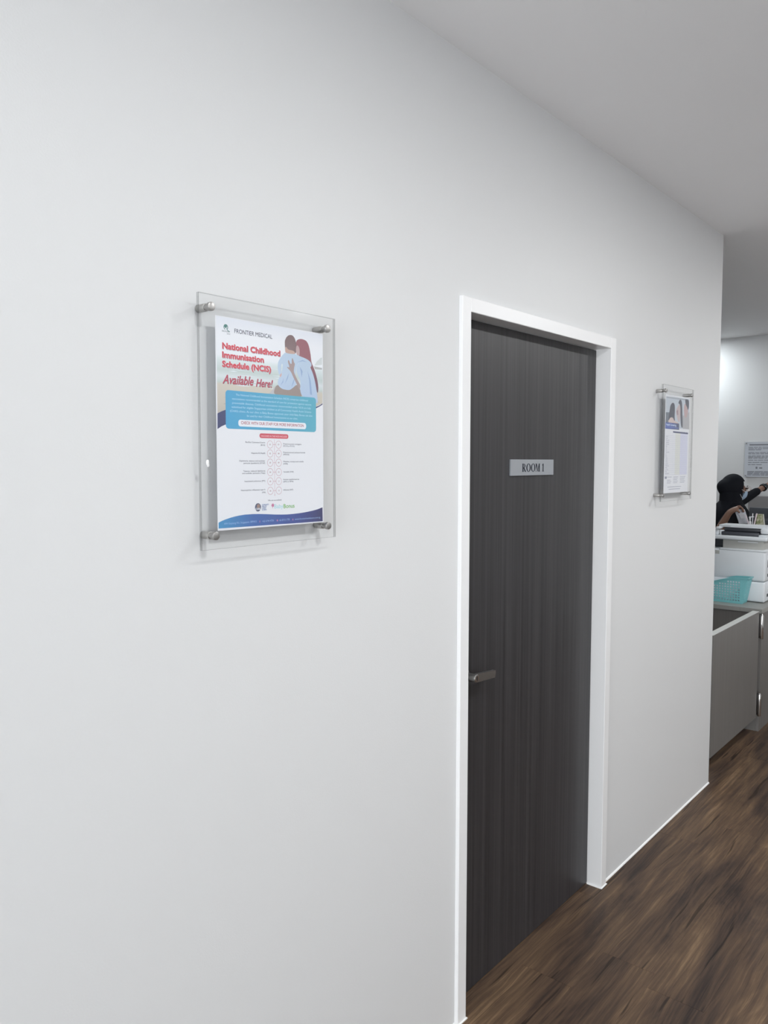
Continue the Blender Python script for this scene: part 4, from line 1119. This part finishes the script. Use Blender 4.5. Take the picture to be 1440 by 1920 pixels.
# watch on the reaching arm
ax = (lw - le).normalized()
wc = lw + ax * .012
wa = empty('wristwatch', wc); put(wa, pe)
MB().cyl(wc - ax * .012, wc + ax * .012, .033, seg=24, bev=.003).build('strap', M_black, wa, True)
nrm = V((-.766, -.643, .35)); nrm = (nrm - ax * nrm.dot(ax)).normalized()
Mw = Matrix((ax, nrm.cross(ax), nrm)).transposed().to_4x4(); Mw.translation = wc + nrm * .034
MB().box(-.019, .019, -.017, .017, -.006, .006, .004, 3, Mw).build('watch_face', mat('watch_glass', (.015, .02, .024), .15), wa, True)
# pouch held in the right hand
po = tag(empty('medicine_pouch', (6.46, .53, 1.24)), 'cloudy white plastic pouch held by the person', 'pouch')
pc = rp + ir * .050 + V((0, 0, -.060))
px_ = ir; pz_ = (V((0, 0, 1)) - ir * .36).normalized()
def PQ(u, v, w):
    return pc + px_ * u + pz_ * v + V((-.766, -.643, 0)) * w
b = MB(); g_ = []
nu, nv = 10, 12
for side in (1, -1):
    g_ = []
    for j in range(nv + 1):
        g_.append([b.bm.verts.new(PQ(-.040 + .080 * i / nu, -.062 + .118 * j / nv, side * (.002 + .010 * math.sin(math.pi * i / nu) * math.sin(math.pi * min(1, j / nv * 1.25)) + .0015 * math.sin(i * 2.3 + j * 1.7)))) for i in range(nu + 1)])
    for j in range(nv):
        for i in range(nu):
            b.bm.faces.new((g_[j][i], g_[j][i + 1], g_[j + 1][i + 1], g_[j + 1][i]))
b.build('pouch_film', mat('cloudy_pouch', (.60, .62, .68), .35), po, True)
MB().prism([PQ(-.035, .046, .0035), PQ(.035, .046, .0035), PQ(.035, .052, .0035), PQ(-.035, .052, .0035)], V((.766, .643, 0)) * .007).build('zip_strip', mat('zip_white', (.62, .64, .70), .4), po)
MB().prism([PQ(-.022, -.020, .0150), PQ(.016, -.020, .0150), PQ(.016, .020, .0150), PQ(-.022, .020, .0150)], V((.766, .643, 0)) * .001).build('paper_label', mat('pouch_label', (.56, .56, .60), .6), po)

# ------------------------------------------------------------------ ceiling downlights
M_rim = mat('lamp_trim', (.8, .8, .8), .4)
M_lens = bpy.data.materials.new('lamp_lens'); M_lens.use_nodes = True
nb_ = M_lens.node_tree.nodes['Principled BSDF']
nb_.inputs['Base Color'].default_value = (.9, .9, .9, 1)
nb_.inputs['Emission Color'].default_value = (1, .98, .95, 1); nb_.inputs['Emission Strength'].default_value = 3.0
where = ['behind the camera', 'in front of the large poster', 'in front of the charcoal door', 'in front of the wall corner', 'in the corridor past the counter', 'added unseen for ceiling bounce, near the opposite wall across from the large poster', 'added unseen for ceiling bounce, near the opposite wall across from the wall corner', 'close to the far wall', 'over the dispensary floor']
for (lx, ly, lw_, lc), wh in zip(LAMPS, where):
    r_ = tag(empty('ceiling_light', (lx, ly, CEIL)), 'round white flush ceiling light ' + wh, 'ceiling light', 'round ceiling lights')
    MB().cyl((lx, ly, CEIL), (lx, ly, CEIL - .012), .115, .108, seg=40, bev=.002).build('trim_ring', M_rim, r_, True)
    MB().cyl((lx, ly, CEIL - .012), (lx, ly, CEIL - .0135), .095, seg=40).build('lens', M_lens, r_)
    ld = bpy.data.lights.new('lamp', 'AREA'); ld.shape = 'DISK'; ld.size = .19; ld.energy = lw_; ld.color = lc
    lo = bpy.data.objects.new('lamp', ld); COL.objects.link(lo)
    lo.location = (lx, ly, CEIL - .016)
    put(lo, r_)
